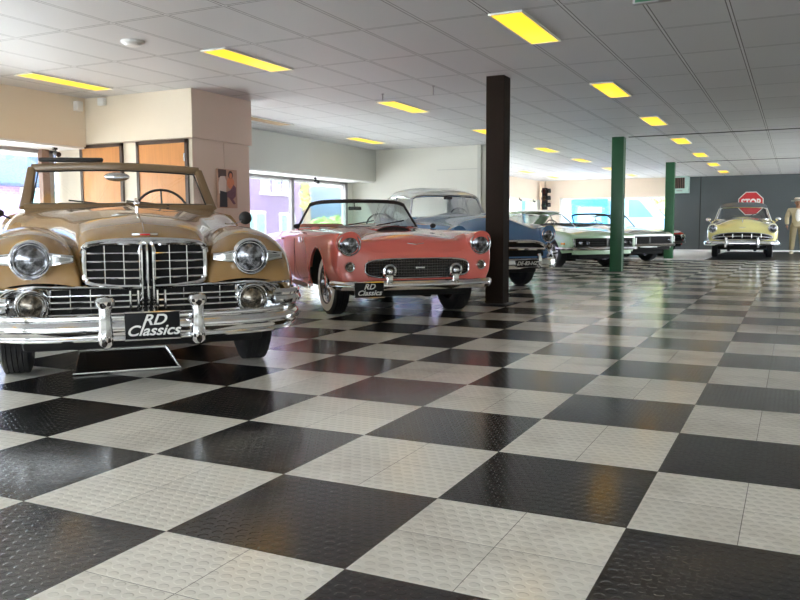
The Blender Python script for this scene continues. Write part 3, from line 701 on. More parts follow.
    for sd in (-1, 1):
        v = MB(); v.box((-.76, sd*.890, .80), (.15, .016, .065), .004); 
        for k in range(3): v.box((-.76, sd*.899, .782+.018*k), (.12, .008, .008), .001)
        v.build('fender_louvre', 'chrome', r)
        rk = MB(); rk.box((-1.2, sd*.862, .275), (1.5, .03, .06), .012); rk.build('rocker_moulding', 'chrome', r)
        dh = MB(); dh.box((-1.95, sd*.893, .80), (.15, .02, .022), .008); dh.build('door_handle', 'chrome', r)
        dm = MB()
        for x in (-1.15, -2.12): dm.tube([(x, sd*.882, .30), (x, sd*.889, .6), (x, sd*.884, .8), (x, sd*.85, .89)], .003, 4)
        dm.build('door_seam', 'darktrim', r)
        am = MB(); am.tube([(.05+.388*math.cos(t), sd*.886, .345+.388*math.sin(t)) for t in [PI*k/18 for k in range(19)]], .006, 6); am.build('arch_lip', 'pink', r)
        rm = MB(); rm.tube([(-1.05, sd*.84, .905), (-1.04, sd*.87, .94)], .006, 6); rm.ell((-1.035, sd*.875, .955), (.012, .04, .03)); rm.build('side_mirror', 'black', r)
        q = MB(); q.lathe([(-.05, .07), (0, .07), (.03, .05), (.04, 0)], origin=(-3.58, sd*.76, .68), axis='x', sgn=-1, n=20); q.build('tail_lamp', 'redlens', r)
    rb = MB(); path_sweep(rb, [(0, .34), (.04, .36), (.05, .41), (.03, .46), (0, .47)], smooth_path([(-3.3, .93, 0), (-3.62, .86, 0), (-3.72, .4, 0), (-3.73, 0, 0), (-3.72, -.4, 0), (-3.62, -.86, 0), (-3.3, -.93, 0)], 5)); rb.build('rear_bumper', 'chrome', r)
    return r

# ------------------------------------------------------------------ closed-roof top
def greenhouse(r, ws, roof_mat, xr, zr, xrb, yrb, zrb, zc, frame='chrome', gm='glass', r_fr=.018, belt=1.03, ybelt=.86, xbp=None, flat=.07):
    """windshield, roof shell reaching down the rear pillars, rear window, side glass"""
    xb, yb, zb, xt, yt, zt, bb, bt = ws
    B, T = windshield(r, xb, yb, zb, xt, yt, zt, bb, bt, fm=frame, gm=gm, r=r_fr)
    xs = xt-bt
    def prof(x, z, y, k=flat): return [(y, z-.05), (y-.01, z-.01), (y-.05, z+k*.35), (y*.72, z+k*.75), (y*.4, z+k), (0, z+k)]
    R = MB(); xm = (xt+xr)/2
    loft(R, [(xt+.035, bt+.03, [(a, b) for a, b in prof(0, zt-.01, yt+.01, .025)]),
             (xt-.05, bt*.9, prof(0, zt+.0, yt+.025, flat*.6)),
             (xt-.22, bt*.6, prof(0, zt+.01, yt+.035, flat*.95)),
             (xm, 0, prof(0, zc-flat, yt+.045)),
             (xr+.15, 0, prof(0, zr+.02, yt+.03)),
             (xr-.05, .0, prof(0, zr-.06, yt+.03, flat))], nv=4, du=.08)
    R.build('roof', roof_mat, r)
    # rear pillars
    for sd in (-1, 1):
        p = MB(); P = []
        for k in range(7):
            t = k/6; xx0 = (xr+.22)+(xrb+.28-(xr+.22))*t; xx1 = (xr-.05)+(xrb-(xr-.05))*t
            y = (yt+.035)+(ybelt-(yt+.035))*t; z = (zr-.03)+(belt-(zr-.03))*t
            P.append([(xx0, sd*y, z), ((xx0+xx1)/2, sd*y*1.005, z), (xx1, sd*y*.97, z), (xx1-.03, sd*(y*.85), z+.01)])
        p.grid(P); p.build('rear_pillar', roof_mat, r, solid=.02)
        s = MB(); s.grid([[(xs-.02, sd*(yt+.02), zt-.05), (xr+.2, sd*(yt+.03), zr-.06)], [(xb-bb-.02, sd*(yb+.02), zb-.03), (xrb+.26, sd*ybelt, belt)]]); s.build('side_window', gm, r)
        t = MB(); t.tube([(xs, sd*(yt+.03), zt-.04), (xm, sd*(yt+.055), zc-flat-.055), (xr+.2, sd*(yt+.04), zr-.04)], .012, 6); t.build('drip_rail', frame, r)
        bp = MB(); xx = (xb-bb+xrb)/2 if xbp is None else xbp; bp.tube([(xx, sd*ybelt, belt-.02), (xx+.02, sd*(yt+.05), zc-flat-.06)], .014, 6); bp.build('window_divider', frame, r)
    n = 10; top = [(xr-.06, (yt-.02)*(-1+2*k/n), zr-.05+.04*(1-(-1+2*k/n)**2)) for k in range(n+1)]; bot = [(xrb-.05, yrb*(-1+2*k/n), zrb) for k in range(n+1)]
    glass_grid(bot, top).build('rear_window', gm, r)
    return B, T

# ------------------------------------------------------------------ 3/6  rounded 1950s saloon body
def fifties_body(r, body, roof, Z=0, lead=None):
    mb = MB()
    loft(mb, [
        (.875, .12, [(.72,.42),(.76,.43),(.76,.44),(.74,.44),(.66,.44),(.5,.44),(.35,.44),(.15,.44),(0,.44)]),
        (.87, .12, [(.76,.42),(.83,.52),(.85,.62),(.84,.70),(.76,.75),(.58,.745),(.36,.745),(.15,.75),(0,.755)]),
        (.80, .10, [(.80,.42),(.89,.54),(.91,.68),(.895,.80),(.81,.865),(.62,.85),(.38,.87),(.17,.89),(0,.90)]),
        (.62, .06, [(.84,.41),(.935,.54),(.95,.70),(.94,.84),(.85,.925),(.65,.905),(.4,.965),(.18,1.02),(0,1.035)]),
        (.3, .02, [(.87,.38),(.95,.5),(.96,.7),(.95,.86),(.87,.955),(.68,.945),(.42,1.03),(.2,1.08),(0,1.095)]),
        (-.4, 0, [(.88,.32),(.95,.47),(.965,.7),(.955,.87),(.88,.97),(.69,.985),(.43,1.07),(.2,1.105),(0,1.115)]),
        (-1.0, 0, [(.88,.27),(.945,.44),(.96,.7),(.955,.88),(.88,.985),(.75,1.04),(.45,1.095),(.2,1.115),(0,1.12)]),
        (-1.25, 0, [(.88,.27),(.945,.44),(.96,.7),(.955,.88),(.89,1.0),(.78,1.045),(.45,1.09),(.2,1.105),(0,1.11)]),
        (-1.252, 0, [(.88,.27),(.945,.44),(.96,.7),(.955,.9),(.89,1.02),(.84,1.03),(.80,1.0),(.77,.5),(0,.42)]),
        (-3.0, 0, [(.88,.28),(.945,.44),(.96,.7),(.955,.9),(.89,1.02),(.84,1.03),(.80,1.0),(.77,.5),(0,.42)]),
        (-3.002, 0, [(.88,.28),(.945,.44),(.96,.7),(.955,.9),(.88,1.01),(.75,1.04),(.45,1.06),(.2,1.07),(0,1.07)]),
        (-3.6, 0, [(.88,.32),(.945,.46),(.95,.68),(.94,.85),(.86,.93),(.68,.94),(.4,.97),(.2,.98),(0,.98)]),
        (-4.1, .08, [(.82,.4),(.87,.5),(.88,.62),(.86,.74),(.78,.81),(.6,.8),(.4,.81),(.2,.82),(0,.82)]),
        (-4.12, .1, [(.78,.4),(.8,.42),(.8,.43),(.78,.43),(.7,.43),(.6,.43),(.4,.43),(.2,.43),(0,.43)])])
    cut_arch(mb, 0, .36, .40, .6); cut_arch(mb, -2.95, .36, .38, .6)
    mb.build('body', body, r)
    wells(r, 2.95, .395, .36, .5, .90); chassis(r, .7, -3.9, .66)
    greenhouse(r, (-1.12, .76, 1.075, -1.46, .65, 1.44, .26, .10), roof, -2.75, 1.47, -3.12, .62, 1.06, 1.60, flat=.10)
    steering_wheel(r, (-1.72, .38, 1.06), .2, .4)
    ds = MB(); ds.box((-1.42, 0, 1.02), (.22, 1.5, .12), .04); ds.build('dashboard', body, r)
    seat_row(r, -2.15, .62, 1.45, 'darktrim', .46, False); seat_row(r, -2.95, .64, 1.4, 'darktrim', .44, False)
    for sd in (-1, 1):
        t = MB(); t.tube([(.55, sd*.955, .72), (-.5, sd*.972, .74), (-2.2, sd*.968, .76), (-3.8, sd*.955, .68)], .012, 6); t.build('side_moulding', 'chrome', r)
        dh = MB(); dh.box((-2.3, sd*.965, .88), (.16, .025, .022), .008); dh.build('door_handle', 'chrome', r)
        q = MB(); q.lathe([(-.05, .06), (0, .06), (.03, .04), (.035, 0)], origin=(-4.1, sd*.78, .72), axis='x', sgn=-1, n=18); q.build('tail_lamp', 'redlens', r)
    rb = MB(); path_sweep(rb, [(0, .34), (.05, .36), (.06, .42), (.04, .48), (0, .49)], smooth_path([(-3.8, 1.0, 0), (-4.15, .9, 0), (-4.26, .4, 0), (-4.28, 0, 0), (-4.26, -.4, 0), (-4.15, -.9, 0), (-3.8, -1.0, 0)], 5)); rb.build('rear_bumper', 'chrome', r)
def blue_car():
    a = math.radians(-43); lx, ly = -math.sin(a), math.cos(a)
    r = empty('hardtop_car', (-2.86-.74*lx, 10.03-.74*ly, 0), -43)
    r.scale = (.91, .94, 1.02)
    tag(r, 'slate blue 1950s hardtop with ivory roof, half hidden behind the dark column', 'car', 'classic cars parked along the hall')
    fifties_body(r, 'blue', 'ivory')
    wheels(r, 2.95, .745, .745, .35, .18, 'dark', steer=.1)
    for sd in (-1, 1):
        n = MB(); n.lathe([(-.4, .09), (-.2, .125), (-.02, .138), (.02, .136), (.02, .115)], axis='x', n=30, origin=(.80, sd*.80, .80)); 
        for v in n.bm.verts:
            if v.co.x > .78 and v.co.z > .80: v.co.x += .05*((v.co.z-.80)/.138)
        n.build('headlight_nacelle', 'blue', r)
        headlight(r, (.82, sd*.80, .80), .112, depth=.1)
        headlight(r, (.85, sd*.80, .625), .05, name='turn_lamp', lens='lampglass', depth=.06)
    gx = lambda y: .93-.16*(abs(y)/.85)**2.2
    g = MB(); g.tube([(gx(y)+.0, y, .70-.13*max(0, (abs(y)-.45)/.4)**2) for y in [-.86+1.72*k/40 for k in range(41)]], .028, 8)
    g.tube([(gx(y)+.01, y, .60-.02*(y/.7)**2) for y in [-.72+1.44*k/30 for k in range(31)]], .03, 8); g.build('grille', 'chrome', r)
    b = MB(); b.grid([[(gx(y)-.03, y, z) for z in (.48, .69-.1*max(0, (abs(y)-.45)/.4)**2)] for y in [-.74+1.48*k/24 for k in range(25)]]); b.build('grille_backing', 'under', r)
    path = smooth_path([(.3, -1.0, 0), (.6, -1.0, 0), (.85, -.93, 0), (.98, -.75, 0), (1.03, -.4, 0), (1.04, 0, 0), (1.03, .4, 0), (.98, .75, 0), (.85, .93, 0), (.6, 1.0, 0), (.3, 1.0, 0)], 6)
    bp = MB(); path = [(x-.03, y*.96, z) for x, y, z in path]; path_sweep(bp, [(-.02, .30), (.03, .305), (.055, .34), (.06, .38), (.05, .43), (.02, .455), (-.02, .46)], path); bp.build('bumper', 'chrome', r)
    for sd in (-1, 1):
        q = MB(); q.tube([(1.06, sd*.5, .33), (1.085, sd*.5, .42), (1.06, sd*.5, .52)], [.035, .04, .03], 8); q.build('bumper_guard', 'chrome', r)
    plate(r, (1.085, .27, .385), .36, .11, [('DE-83-HZ', 0, 0, .075)], .06)
    o = MB(); o.tube([(.55, 0, 1.06), (.35, 0, 1.11), (-.05, 0, 1.12)], [.008, .02, .006], 8); o.build('hood_ornament', 'chrome', r)
    m = MB(); m.tube([(-.98, -.86, .985), (-1.0, -.91, 1.0)], .007, 6); m.ell((-1.0, -.93, 1.01), (.03, .055, .05)); m.build('side_mirror', 'black', r)
    m = MB(); m.box((-1.42, 0, 1.40), (.02, .17, .045), .012); m.build('rearview_mirror', 'darktrim', r)
    return r
def yellow_car():
    r = empty('saloon_car', (-.33, 23.2, .007), 0)
    d = math.degrees(math.atan2(-2.51-23.2, 1.09+.33)); r.rotation_euler = (0, 0, math.radians(d)); r.scale = (.98, .985, 1.03)
    tag(r, 'pale yellow 1950s saloon with grey roof facing forward before the grey wall', 'car', 'classic cars parked along the hall')
    fifties_body(r, 'yellow', 'greyroof')
    wheels(r, 2.95, .745, .745, .345, .175, 'cap')
    for sd in (-1, 1):
        n = MB(); n.lathe([(-.4, .09), (-.2, .13), (-.02, .138), (.02, .136), (.02, .115)], axis='x', n=30, origin=(.80, sd*.80, .815)); n.build('headlight_nacelle', 'yellow', r)
        headlight(r, (.82, sd*.80, .815), .115, depth=.1)
        gd = MB(); gd.tube([(1.05, sd*.42, .30), (1.085, sd*.42, .42), (1.05, sd*.42, .55), (1.0, sd*.42, .57)], [.04, .05, .045, .03], 8); gd.build('bumper_guard', 'chrome', r)
        m = MB(); m.tube([(-.9, sd*.90, .97), (-.9, sd*.98, 1.05)], .010, 6); m.ell((-.9, sd*.99, 1.08), (.03, .075, .055)); m.build('side_mirror', 'chrome', r)
        e = MB(); e.tube(smooth_path([(.93, sd*.74, .42), (.95, sd*.84, .44), (.88, sd*.92, .47)], 4), .045, 8); e.build('bumper_end', 'chrome', r)
    gx = lambda y: .95-.13*(abs(y)/.85)**2.2
    b = MB(); P = []
    for k in range(31):
        t = -1+2*k/30; h = .10*(1-abs(t)**4)**.5; y = .80*t; P.append([(gx(y)-.02, y, .585-h-.03*t*t+.03), (gx(y)-.02, y, .585+h-.02*t*t)])
    b.grid(P); b.build('grille_backing', 'under', r)
    g = MB(); g.tube([(gx(y), y, .60-.03*(y/.75)**2) for y in [-.78+1.56*k/30 for k in range(31)]], .020, 8)
    for k in range(5): y = -.5+.25*k; g.tube([(gx(y)+.01, y, .545), (gx(y)+.01, y, .665)], [.014, .016], 8)
    ring = []
    for k in range(48):
        a = 2*PI*k/48; y = .81*math.copysign(abs(math.cos(a))**.7, math.cos(a)); z = .595+.105*math.sin(a)-.03*(y/.8)**2; ring.append((gx(y), y, z))
    g.tube(ring, .016, 6, closed=True); g.build('grille', 'chrome', r)
    path = smooth_path([(.3, -1.0, 0), (.6, -1.0, 0), (.85, -.93, 0), (.98, -.75, 0), (1.03, -.4, 0), (1.04, 0, 0), (1.03, .4, 0), (.98, .75, 0), (.85, .93, 0), (.6, 1.0, 0), (.3, 1.0, 0)], 6)
    bp = MB(); path_sweep(bp, [(-.02, .34), (.02, .345), (.04, .37), (.045, .40), (.04, .44), (.02, .465), (-.02, .47)], path); bp.build('bumper', 'chrome', r)
    o = MB(); o.tube([(.72, 0, .97), (.6, 0, 1.04), (.35, 0, 1.08), (.1, 0, 1.085)], [.01, .018, .02, .006], 8); o.build('hood_ornament', 'chrome', r)
    e = MB(); e.prism([(-.09, .845), (0, .825), (.09, .845), (.08, .852), (0, .836), (-.08, .852)], .865, .878, 'yz'); e.build('hood_emblem', 'dullchrome', r)
    lp = MB(); lp.box((1.09, 0, .34), (.012, .42, .11), .003); lp.build('license_plate', 'plate', r)
    return r

# ------------------------------------------------------------------ 4/5  long-nosed coupes
def coupe_body(r, body, roof, open_top):
    mb = MB()
    loft(mb, [
        (.865, .10, [(.80,.36),(.83,.37),(.84,.38),(.82,.38),(.7,.38),(.5,.38),(.35,.38),(.15,.38),(0,.38)]),
        (.86, .10, [(.82,.36),(.88,.45),(.90,.54),(.895,.62),(.86,.66),(.66,.665),(.4,.665),(.2,.665),(0,.665)]),
        (.82, .09, [(.83,.36),(.895,.46),(.915,.58),(.91,.68),(.87,.735),(.66,.73),(.4,.735),(.2,.745),(0,.75)]),
        (.5, .03, [(.85,.34),(.915,.45),(.93,.6),(.925,.73),(.88,.80),(.68,.80),(.4,.815),(.2,.83),(0,.835)]),
        (-.3, 0, [(.86,.27),(.925,.42),(.94,.6),(.935,.77),(.885,.85),(.68,.86),(.4,.87),(.2,.885),(0,.89)]),
        (-.95, 0, [(.86,.25),(.925,.4),(.94,.6),(.935,.80),(.885,.88),(.72,.90),(.4,.915),(.2,.925),(0,.93)]),
        (-1.15, 0, [(.86,.25),(.925,.4),(.94,.6),(.935,.80),(.885,.885),(.76,.905),(.4,.92),(.2,.93),(0,.93)]),
        (-1.152, 0, [(.86,.25),(.925,.4),(.94,.6),(.935,.81),(.88,.89),(.82,.90),(.79,.87),(.76,.5),(0,.4)]),
        (-2.7, 0, [(.86,.26),(.925,.4),(.94,.6),(.935,.82),(.88,.91),(.82,.92),(.79,.89),(.76,.5),(0,.4)]),
        (-2.702, 0, [(.86,.26),(.925,.4),(.94,.6),(.935,.82),(.88,.92),(.72,.93),(.4,.94),(.2,.94),(0,.94)]),
        (-3.4, 0, [(.86,.32),(.92,.42),(.93,.6),(.92,.8),(.86,.88),(.7,.88),(.4,.885),(.2,.89),(0,.89)]),
        (-3.85, .05, [(.84,.4),(.88,.48),(.89,.6),(.88,.76),(.84,.83),(.7,.83),(.4,.835),(.2,.84),(0,.84)]),
        (-3.87, .05, [(.8,.4),(.82,.42),(.82,.43),(.8,.43),(.7,.43),(.6,.43),(.4,.43),(.2,.43),(0,.43)])])
    cut_arch(mb, 0, .335, .385, .6); cut_arch(mb, -2.82, .335, .375, .6)
    mb.build('body', body, r)
    wells(r, 2.82, .38, .335, .5, .88); chassis(r, .7, -3.7, .64, .15, .34)
    if open_top:
        windshield(r, -.98, .76, .90, -1.40, .64, 1.27, .22, .10, fm='black', gm='glass', r=.018, rtop=.028)
        t = MB(); t.box((-2.85, 0, .97), (.4, 1.45, .12), .05, 3); t.build('folded_top', 'black', r)
    else:
        greenhouse(r, (-1.0, .77, .905, -1.48, .60, 1.275, .20, .08), roof, -2.3, 1.255, -3.05, .66, .93, 1.335, belt=.90, ybelt=.86, flat=.05)
    steering_wheel(r, (-1.6, .36, .92), .19, .45); seat_row(r, -2.0, .50, 1.4, 'darktrim', .5); seat_row(r, -2.65, .52, 1.3, 'darktrim', .4, False)
    ds = MB(); ds.box((-1.3, 0, .86), (.2, 1.5, .12), .04); ds.build('dashboard', 'black', r)
    m = MB(); m.box((-1.40, 0, 1.20), (.02, .17, .045), .012); m.build('rearview_mirror', 'chrome', r)
    for sd in (-1, 1):
        s = MB(); s.box((.52, sd*.93, .55), (.14, .02, .05), .006); s.build('side_marker', 'orange', r)
        q = MB(); q.b2(-3.9, -3.86, sd*.35, sd*.84, .62, .76, .01); q.build('tail_lamp', 'redlens', r)
        dh = MB(); dh.box((-2.0, sd*.942, .78), (.15, .02, .022), .008); dh.build('door_handle', 'chrome', r)
        c = MB(); c.tube([(.80, sd*.89, .46), (.85, sd*.86, .52), (.82, sd*.89, .66)], .016, 6); c.build('fender_cap', 'chrome', r)
    rb = MB(); path_sweep(rb, [(0, .36), (.04, .38), (.04, .44), (0, .46)], smooth_path([(-3.6, .96, 0), (-3.9, .9, 0), (-3.97, .4, 0), (-3.98, 0, 0), (-3.97, -.4, 0), (-3.9, -.9, 0), (-3.6, -.96, 0)], 5)); rb.build('rear_bumper', 'chrome', r)
    path = smooth_path([(.35, -.965, 0), (.6, -.96, 0), (.80, -.90, 0), (.89, -.7, 0), (.92, -.35, 0), (.93, 0, 0), (.92, .35, 0), (.89, .7, 0), (.80, .90, 0), (.6, .96, 0), (.35, .965, 0)], 6)
    bp = MB(); path_sweep(bp, [(-.01, .405), (.03, .41), (.045, .435), (.035, .47), (-.01, .475)], path); bp.build('bumper', 'dullchrome' if not open_top else 'darkchrome', r)
    lo = MB(); path_sweep(lo, [(-.01, .31), (.0, .32), (.0, .40), (-.03, .40)], smooth_path([(.70, -.82, 0), (.82, -.7, 0), (.86, 0, 0), (.82, .7, 0), (.70, .82, 0)], 6)); lo.build('front_valance', body if not open_top else 'under', r)
def coupe_grille(r, gaps, lampxs, centre=True):
    gx = lambda y: .872-.075*(abs(y)/.8)**2
    b = MB(); b.grid([[(gx(y), y, z) for z in (.475, .655)] for y in [-.80+1.6*k/24 for k in range(25)]]); b.grid([[(gx(y), y, .655), (gx(y)-.04, y, .655)] for y in [-.80+1.6*k/24 for k in range(25)]])
    b.build('grille_backing', 'under', r)
    g = MB(); ring = [(gx(y)+.005, y, .478) for y in [-.82+1.64*k/20 for k in range(21)]]+[(gx(y)+.005, y, .66) for y in [.82-1.64*k/20 for k in range(21)]]
    g.tube(ring, .012, 6, closed=True)
    for k in range(gaps): z = .50+.155*(k+.5)/gaps; g.tube([(gx(y)+.002, y, z) for y in [-.8+1.6*q/16 for q in range(17)]], .004, 4)
    if centre: g.box((gx(0)+.01, 0, .568), (.02, .06, .17), .006)
    g.build('grille', 'darktrim', r)
    for y in lampxs: headlight(r, (gx(y)+.012, y, .568), .042, depth=.04, bez='black')
def green_car():
    r = empty('coupe_car', (-3.36, 16.10, 0), -38)
    tag(r, 'pale green late-1960s coupe with wide black grille, behind the nearer green column', 'car', 'classic cars parked along the hall')
    coupe_body(r, 'mint', 'mint', False); wheels(r, 2.82, .745, .745, .335, .20, 'spoke', steer=.05)
    coupe_grille(r, 3, (-.70, -.52, .52, .70)); return r
def grey_convertible():
    r = empty('convertible_car', (-2.98, 19.5, 0), -38)
    tag(r, 'silver-grey late-1960s convertible with split black grille, between the two green columns', 'car', 'classic cars parked along the hall')
    coupe_body(r, 'greywhite', 'black', True); wheels(r, 2.82, .745, .745, .335, .20, 'spoke', steer=.05)
    coupe_grille(r, 5, (-.68, .68)); return r

def red_car():
    r = empty('convertible_car', (-3.12, 22.95, 0), -38)
    tag(r, 'red open car, only its front corner shows beyond the farthest green column', 'car', 'classic cars parked along the hall')
    coupe_body(r, 'red', 'red', True); wheels(r, 2.82, .745, .745, .335, .20, 'cap')
    coupe_grille(r, 3, ())
    for sd in (-1, 1): headlight(r, (.88, sd*.74, .60), .07, depth=.06)
    return r
tan_car(); pink_car(); blue_car(); green_car(); grey_convertible(); red_car(); yellow_car()

# ------------------------------------------------------------------ setting
def struct(name, mb, mat, **k):
    o = mb.build(name, mat, **k); o['kind'] = 'structure'; return o
XL = -8.4; YB = -8.0; XR = 6.5; YF = 29.05
m = MB(); m.b2(XL-.3, XR+.2, YB-.2, 20.65, -.12, 0); struct('floor', m, 'floor')
m = MB(); m.b2(XL-.3, XR+.2, 20.65, YF+.2, -.12, 0); struct('floor_rear', m, 'concrete')
m = MB(); m.b2(XL-.3, XR+.2, YB-.2, YF+.2, CZ, CZ+.15); struct('ceiling', m, 'ceiling')
# block with the doors
m = MB(); m.b2(XL, -5.93, 5.74, 6.93, 0, 2.08); m.b2(XL, -5.90, 5.71, 6.96, 2.10, CZ); m.b2(XL, -5.94, 5.75, 6.92, 2.08, 2.10)
struct('wall_block', m, 'blockside')
m = MB(); m.b2(XL, -5.93, 5.725, 5.74, 0, 2.08); m.b2(XL, -5.90, 5.70, 5.712, 2.10, CZ); struct('trim_1', m, 'cream')
for i, (x0, x1) in enumerate(((-7.90, -7.11), (-6.86, -5.985))):
    d = MB(); d.b2(x0+.04, x1-.04, 5.70, 5.726, 0.01, 2.05, .003); o = struct(f'door_{i+1}', d, 'wood')
    f = MB(); f.b2(x0, x0+.045, 5.69, 5.727, 0, 2.08); f.b2(x1-.045, x1, 5.69, 5.727, 0, 2.08); f.b2(x0, x1, 5.69, 5.727, 2.04, 2.085); f.build('door_frame', 'doorframe', o)
    h = MB(); h.cyl((x1-.1, 5.70, 1.05), (x1-.1, 5.64, 1.05), .012, 8); h.cyl((x1-.1, 5.645, 1.05), (x1-.22, 5.645, 1.05), .01, 8); h.box((x1-.1, 5.698, 1.03), (.04, .008, .2), .003); h.build('door_handle', 'chrome', o)
    if i == 1:
        for z in (.4, 1.8):
            g = MB(); g.cyl((x1-.045, 5.685, z), (x1-.045, 5.685, z+.1), .01, 8); g.build('hinge', 'chrome', o)
# bulkheads over the shop windows
m = MB(); m.b2(XL-.12, -7.77, YB, 5.70, 2.06, CZ); struct('trim_2', m, 'cream')
m = MB(); m.b2(XL, -7.80, YB, 5.70, 2.035, 2.06); struct('trim_3', m, 'white')
m = MB(); m.b2(XL-.12, -7.77, 6.96, 14.28, 2.0, CZ); struct('trim_4', m, 'greybulk')
m = MB(); m.b2(XL, -7.80, 6.96, 14.28, 1.975, 2.0); struct('trim_5', m, 'white')
m = MB(); m.b2(XL-.3, -4.75, 14.28, 14.50, 0, CZ); struct('wall_partition', m, 'creamwhite')
m = MB(); m.b2(XL-.12, -8.14, 14.5, 28.95, 1.97, CZ); struct('trim_6', m, 'peach')
m = MB(); m.b2(XL-.25, XL+.02, YB, 5.70, 0, .28); m.b2(XL-.25, XL+.02, 6.96, 14.28, 0, .28); m.b2(XL-.25, XL+.02, 14.5, 28.95, 0, .28); struct('wall_left', m, 'creamwhite')
m = MB(); m.b2(XL-.1, XL, 13.98, 14.28, .28, 2.0); m.b2(XL-.15, -8.1, 28.45, 28.95, .28, 1.97); struct('wall_left_pier', m, 'creamwhite')
# far wall: peach part with a shop window, grey part
m = MB(); m.b2(XL, -3.12, YF, YF+.15, 2.03, CZ); m.b2(XL, -7.37, YF, YF+.15, 0, 2.03); m.b2(-7.37, -3.12, YF, YF+.15, 0, .3); struct('wall_back', m, 'peach')
m = MB(); m.b2(-3.12, XR+.2, YF-.02, YF+.15, 0, CZ); struct('wall_back_grey', m, 'greywall')
m = MB(); m.b2(-2.12, -2.09, YF-.03, YF-.02, 0, CZ); struct('trim_7', m, 'black')
m = MB(); m.b2(-3.0, XR, YF-.035, YF-.02, 0, .05); struct('baseboard_back', m, 'white')
m = MB(); m.b2(XR, XR+.2, YB-.2, YF+.1, 0, .3); m.b2(XR, XR+.2, YB-.2, YF+.1, 2.4, CZ); m.b2(XR, XR+.2, YB-.2, 15.6, .3, 2.4); m.b2(XR, XR+.2, 28.0, YF+.1, .3, 2.4); struct('wall_right', m, 'creamwhite')
m = MB(); m.b2(XL-.3, XR+.2, YB-.2, YB, 2.3, CZ); m.b2(XL-.3, XR+.2, YB-.2, YB, 0, .8); m.b2(XL-.3, XL+.6, YB-.2, YB, .8, 2.3); m.b2(XR-.6, XR+.2, YB-.2, YB, .8, 2.3); m.b2(-3.6, -2.6, YB-.2, YB, .8, 2.3); struct('wall_front', m, 'creamwhite')

def shop_window(n, horiz, c, a0, a1, z0, z1, mull, fm='greyframe', band=0.0):
    """framed glazing; horiz 'y' runs along y at x=c, 'x' along x at y=c"""
    def bx(mb, u0, u1, w0, w1, zz0, zz1):
        if horiz == 'y': mb.b2(c+w0, c+w1, u0, u1, zz0, zz1)
        else: mb.b2(u0, u1, c+w0, c+w1, zz0, zz1)
    g = MB(); bx(g, a0, a1, -.004, .004, z0, z1); o = struct(f'window_{n}', g, 'glass')
    f = MB(); bx(f, a0, a1, -.035, .035, z0, z0+.06); bx(f, a0, a1, -.035, .035, z1-.05, z1)
    for q in mull: bx(f, q-.05, q+.05, -.035, .035, z0, z1)
    f.build('window_frame', fm, o)
    if band:
        b = MB(); bx(b, a0, a1, -.05, -.03, z1-band, z1-.04); b.build('window_band', MT['blind'], o)
    s = MB(); bx(s, a0, a1, -.05, .16, z0-.03, z0); s.build('window_sill', 'white', o)
    return o
shop_window(1, 'y', XL, YB, 5.70, .28, 2.035, (-7.9, -5.4, -2.9, -.4, 2.1, 5.6), band=.10)
shop_window(2, 'y', XL, 6.96, 13.98, .28, 1.975, (7.05, 9.3, 11.69, 13.93), band=.09)
shop_window(3, 'y', XL, 14.5, 28.45, .28, 1.97, (14.6, 17.0, 19.4, 21.8, 24.2, 26.6, 28.4), fm='white')
shop_window(4, 'x', YF+.08, -7.37, -3.12, .3, 2.03, (-7.32, -5.3, -3.2), fm='white')
shop_window(5, 'y', XR+.1, 15.6, 28.0, .3, 2.4, [15.7+2.45*i for i in range(6)], fm='white')  # unseen right-wall window, added to bring more daylight into the hall
shop_window(6, 'x', YB-.1, XL+.6, XR-.6, .8, 2.3, (-7.7, -5.1, -2.5, .1, 2.7, 5.8), fm='white')  # unseen window behind the camera, added to brighten the near floor
m = MB(); m.b2(XL+.02, XL+.10, 5.40, 5.52, .28, 2.035); struct('trim_8', m, 'brownpost')
# window piers: three steel columns
def column(x, y, s, mat, label):
    m = MB(); m.b2(x-s/2, x+s/2, y-s/2, y-s/2+.018, 0, CZ, .002); m.b2(x-s/2, x+s/2, y+s/2-.018, y+s/2, 0, CZ, .002); m.b2(x-s/2+.006, x+s/2-.006, y-s/2+.01, y+s/2-.01, 0, CZ)
    o = m.build('steel_column', mat); tag(o, label, 'column', 'columns down the hall'); return o
c1 = column(-2.17, 6.82, .225, 'darkcol', 'dark brown square column rising beside the pink convertible')
c2 = column(-2.19, 14.24, .235, 'greencol', 'green steel column nearer the camera, in front of the pale green coupe')
c3 = column(-2.17, 21.58, .235, 'greencol', 'green steel column farther back, beside the heater on the grey wall')
m = MB(); m.box((-2.17, 6.82, .006), (.32, .32, .012), .003); m.build('base_plate', 'black', c1)
m = MB(); m.box((-2.19, 14.24, .006), (.5, .4, .012), .003); m.build('base_plate', 'black', c2)
# ceiling joints over the column lines, their shadow gaps drawn as black strips
m = MB(); m.b2(-2.0, XR, 14.22, 14.26, CZ-.012, CZ+.01); struct('trim_9', m, 'black')
m = MB(); m.b2(-2.0, XR, 21.56, 21.60, CZ-.012, CZ+.01); struct('trim_10', m, 'black')
# wall conduit on the partition and pipe
m = MB(); m.b2(-5.22, -5.14, 14.20, 14.28, 0, CZ); m.b2(-6.2, -5.14, 14.26, 14.28, 2.20, 2.215); struct('trim_11', m, 'greybulk')

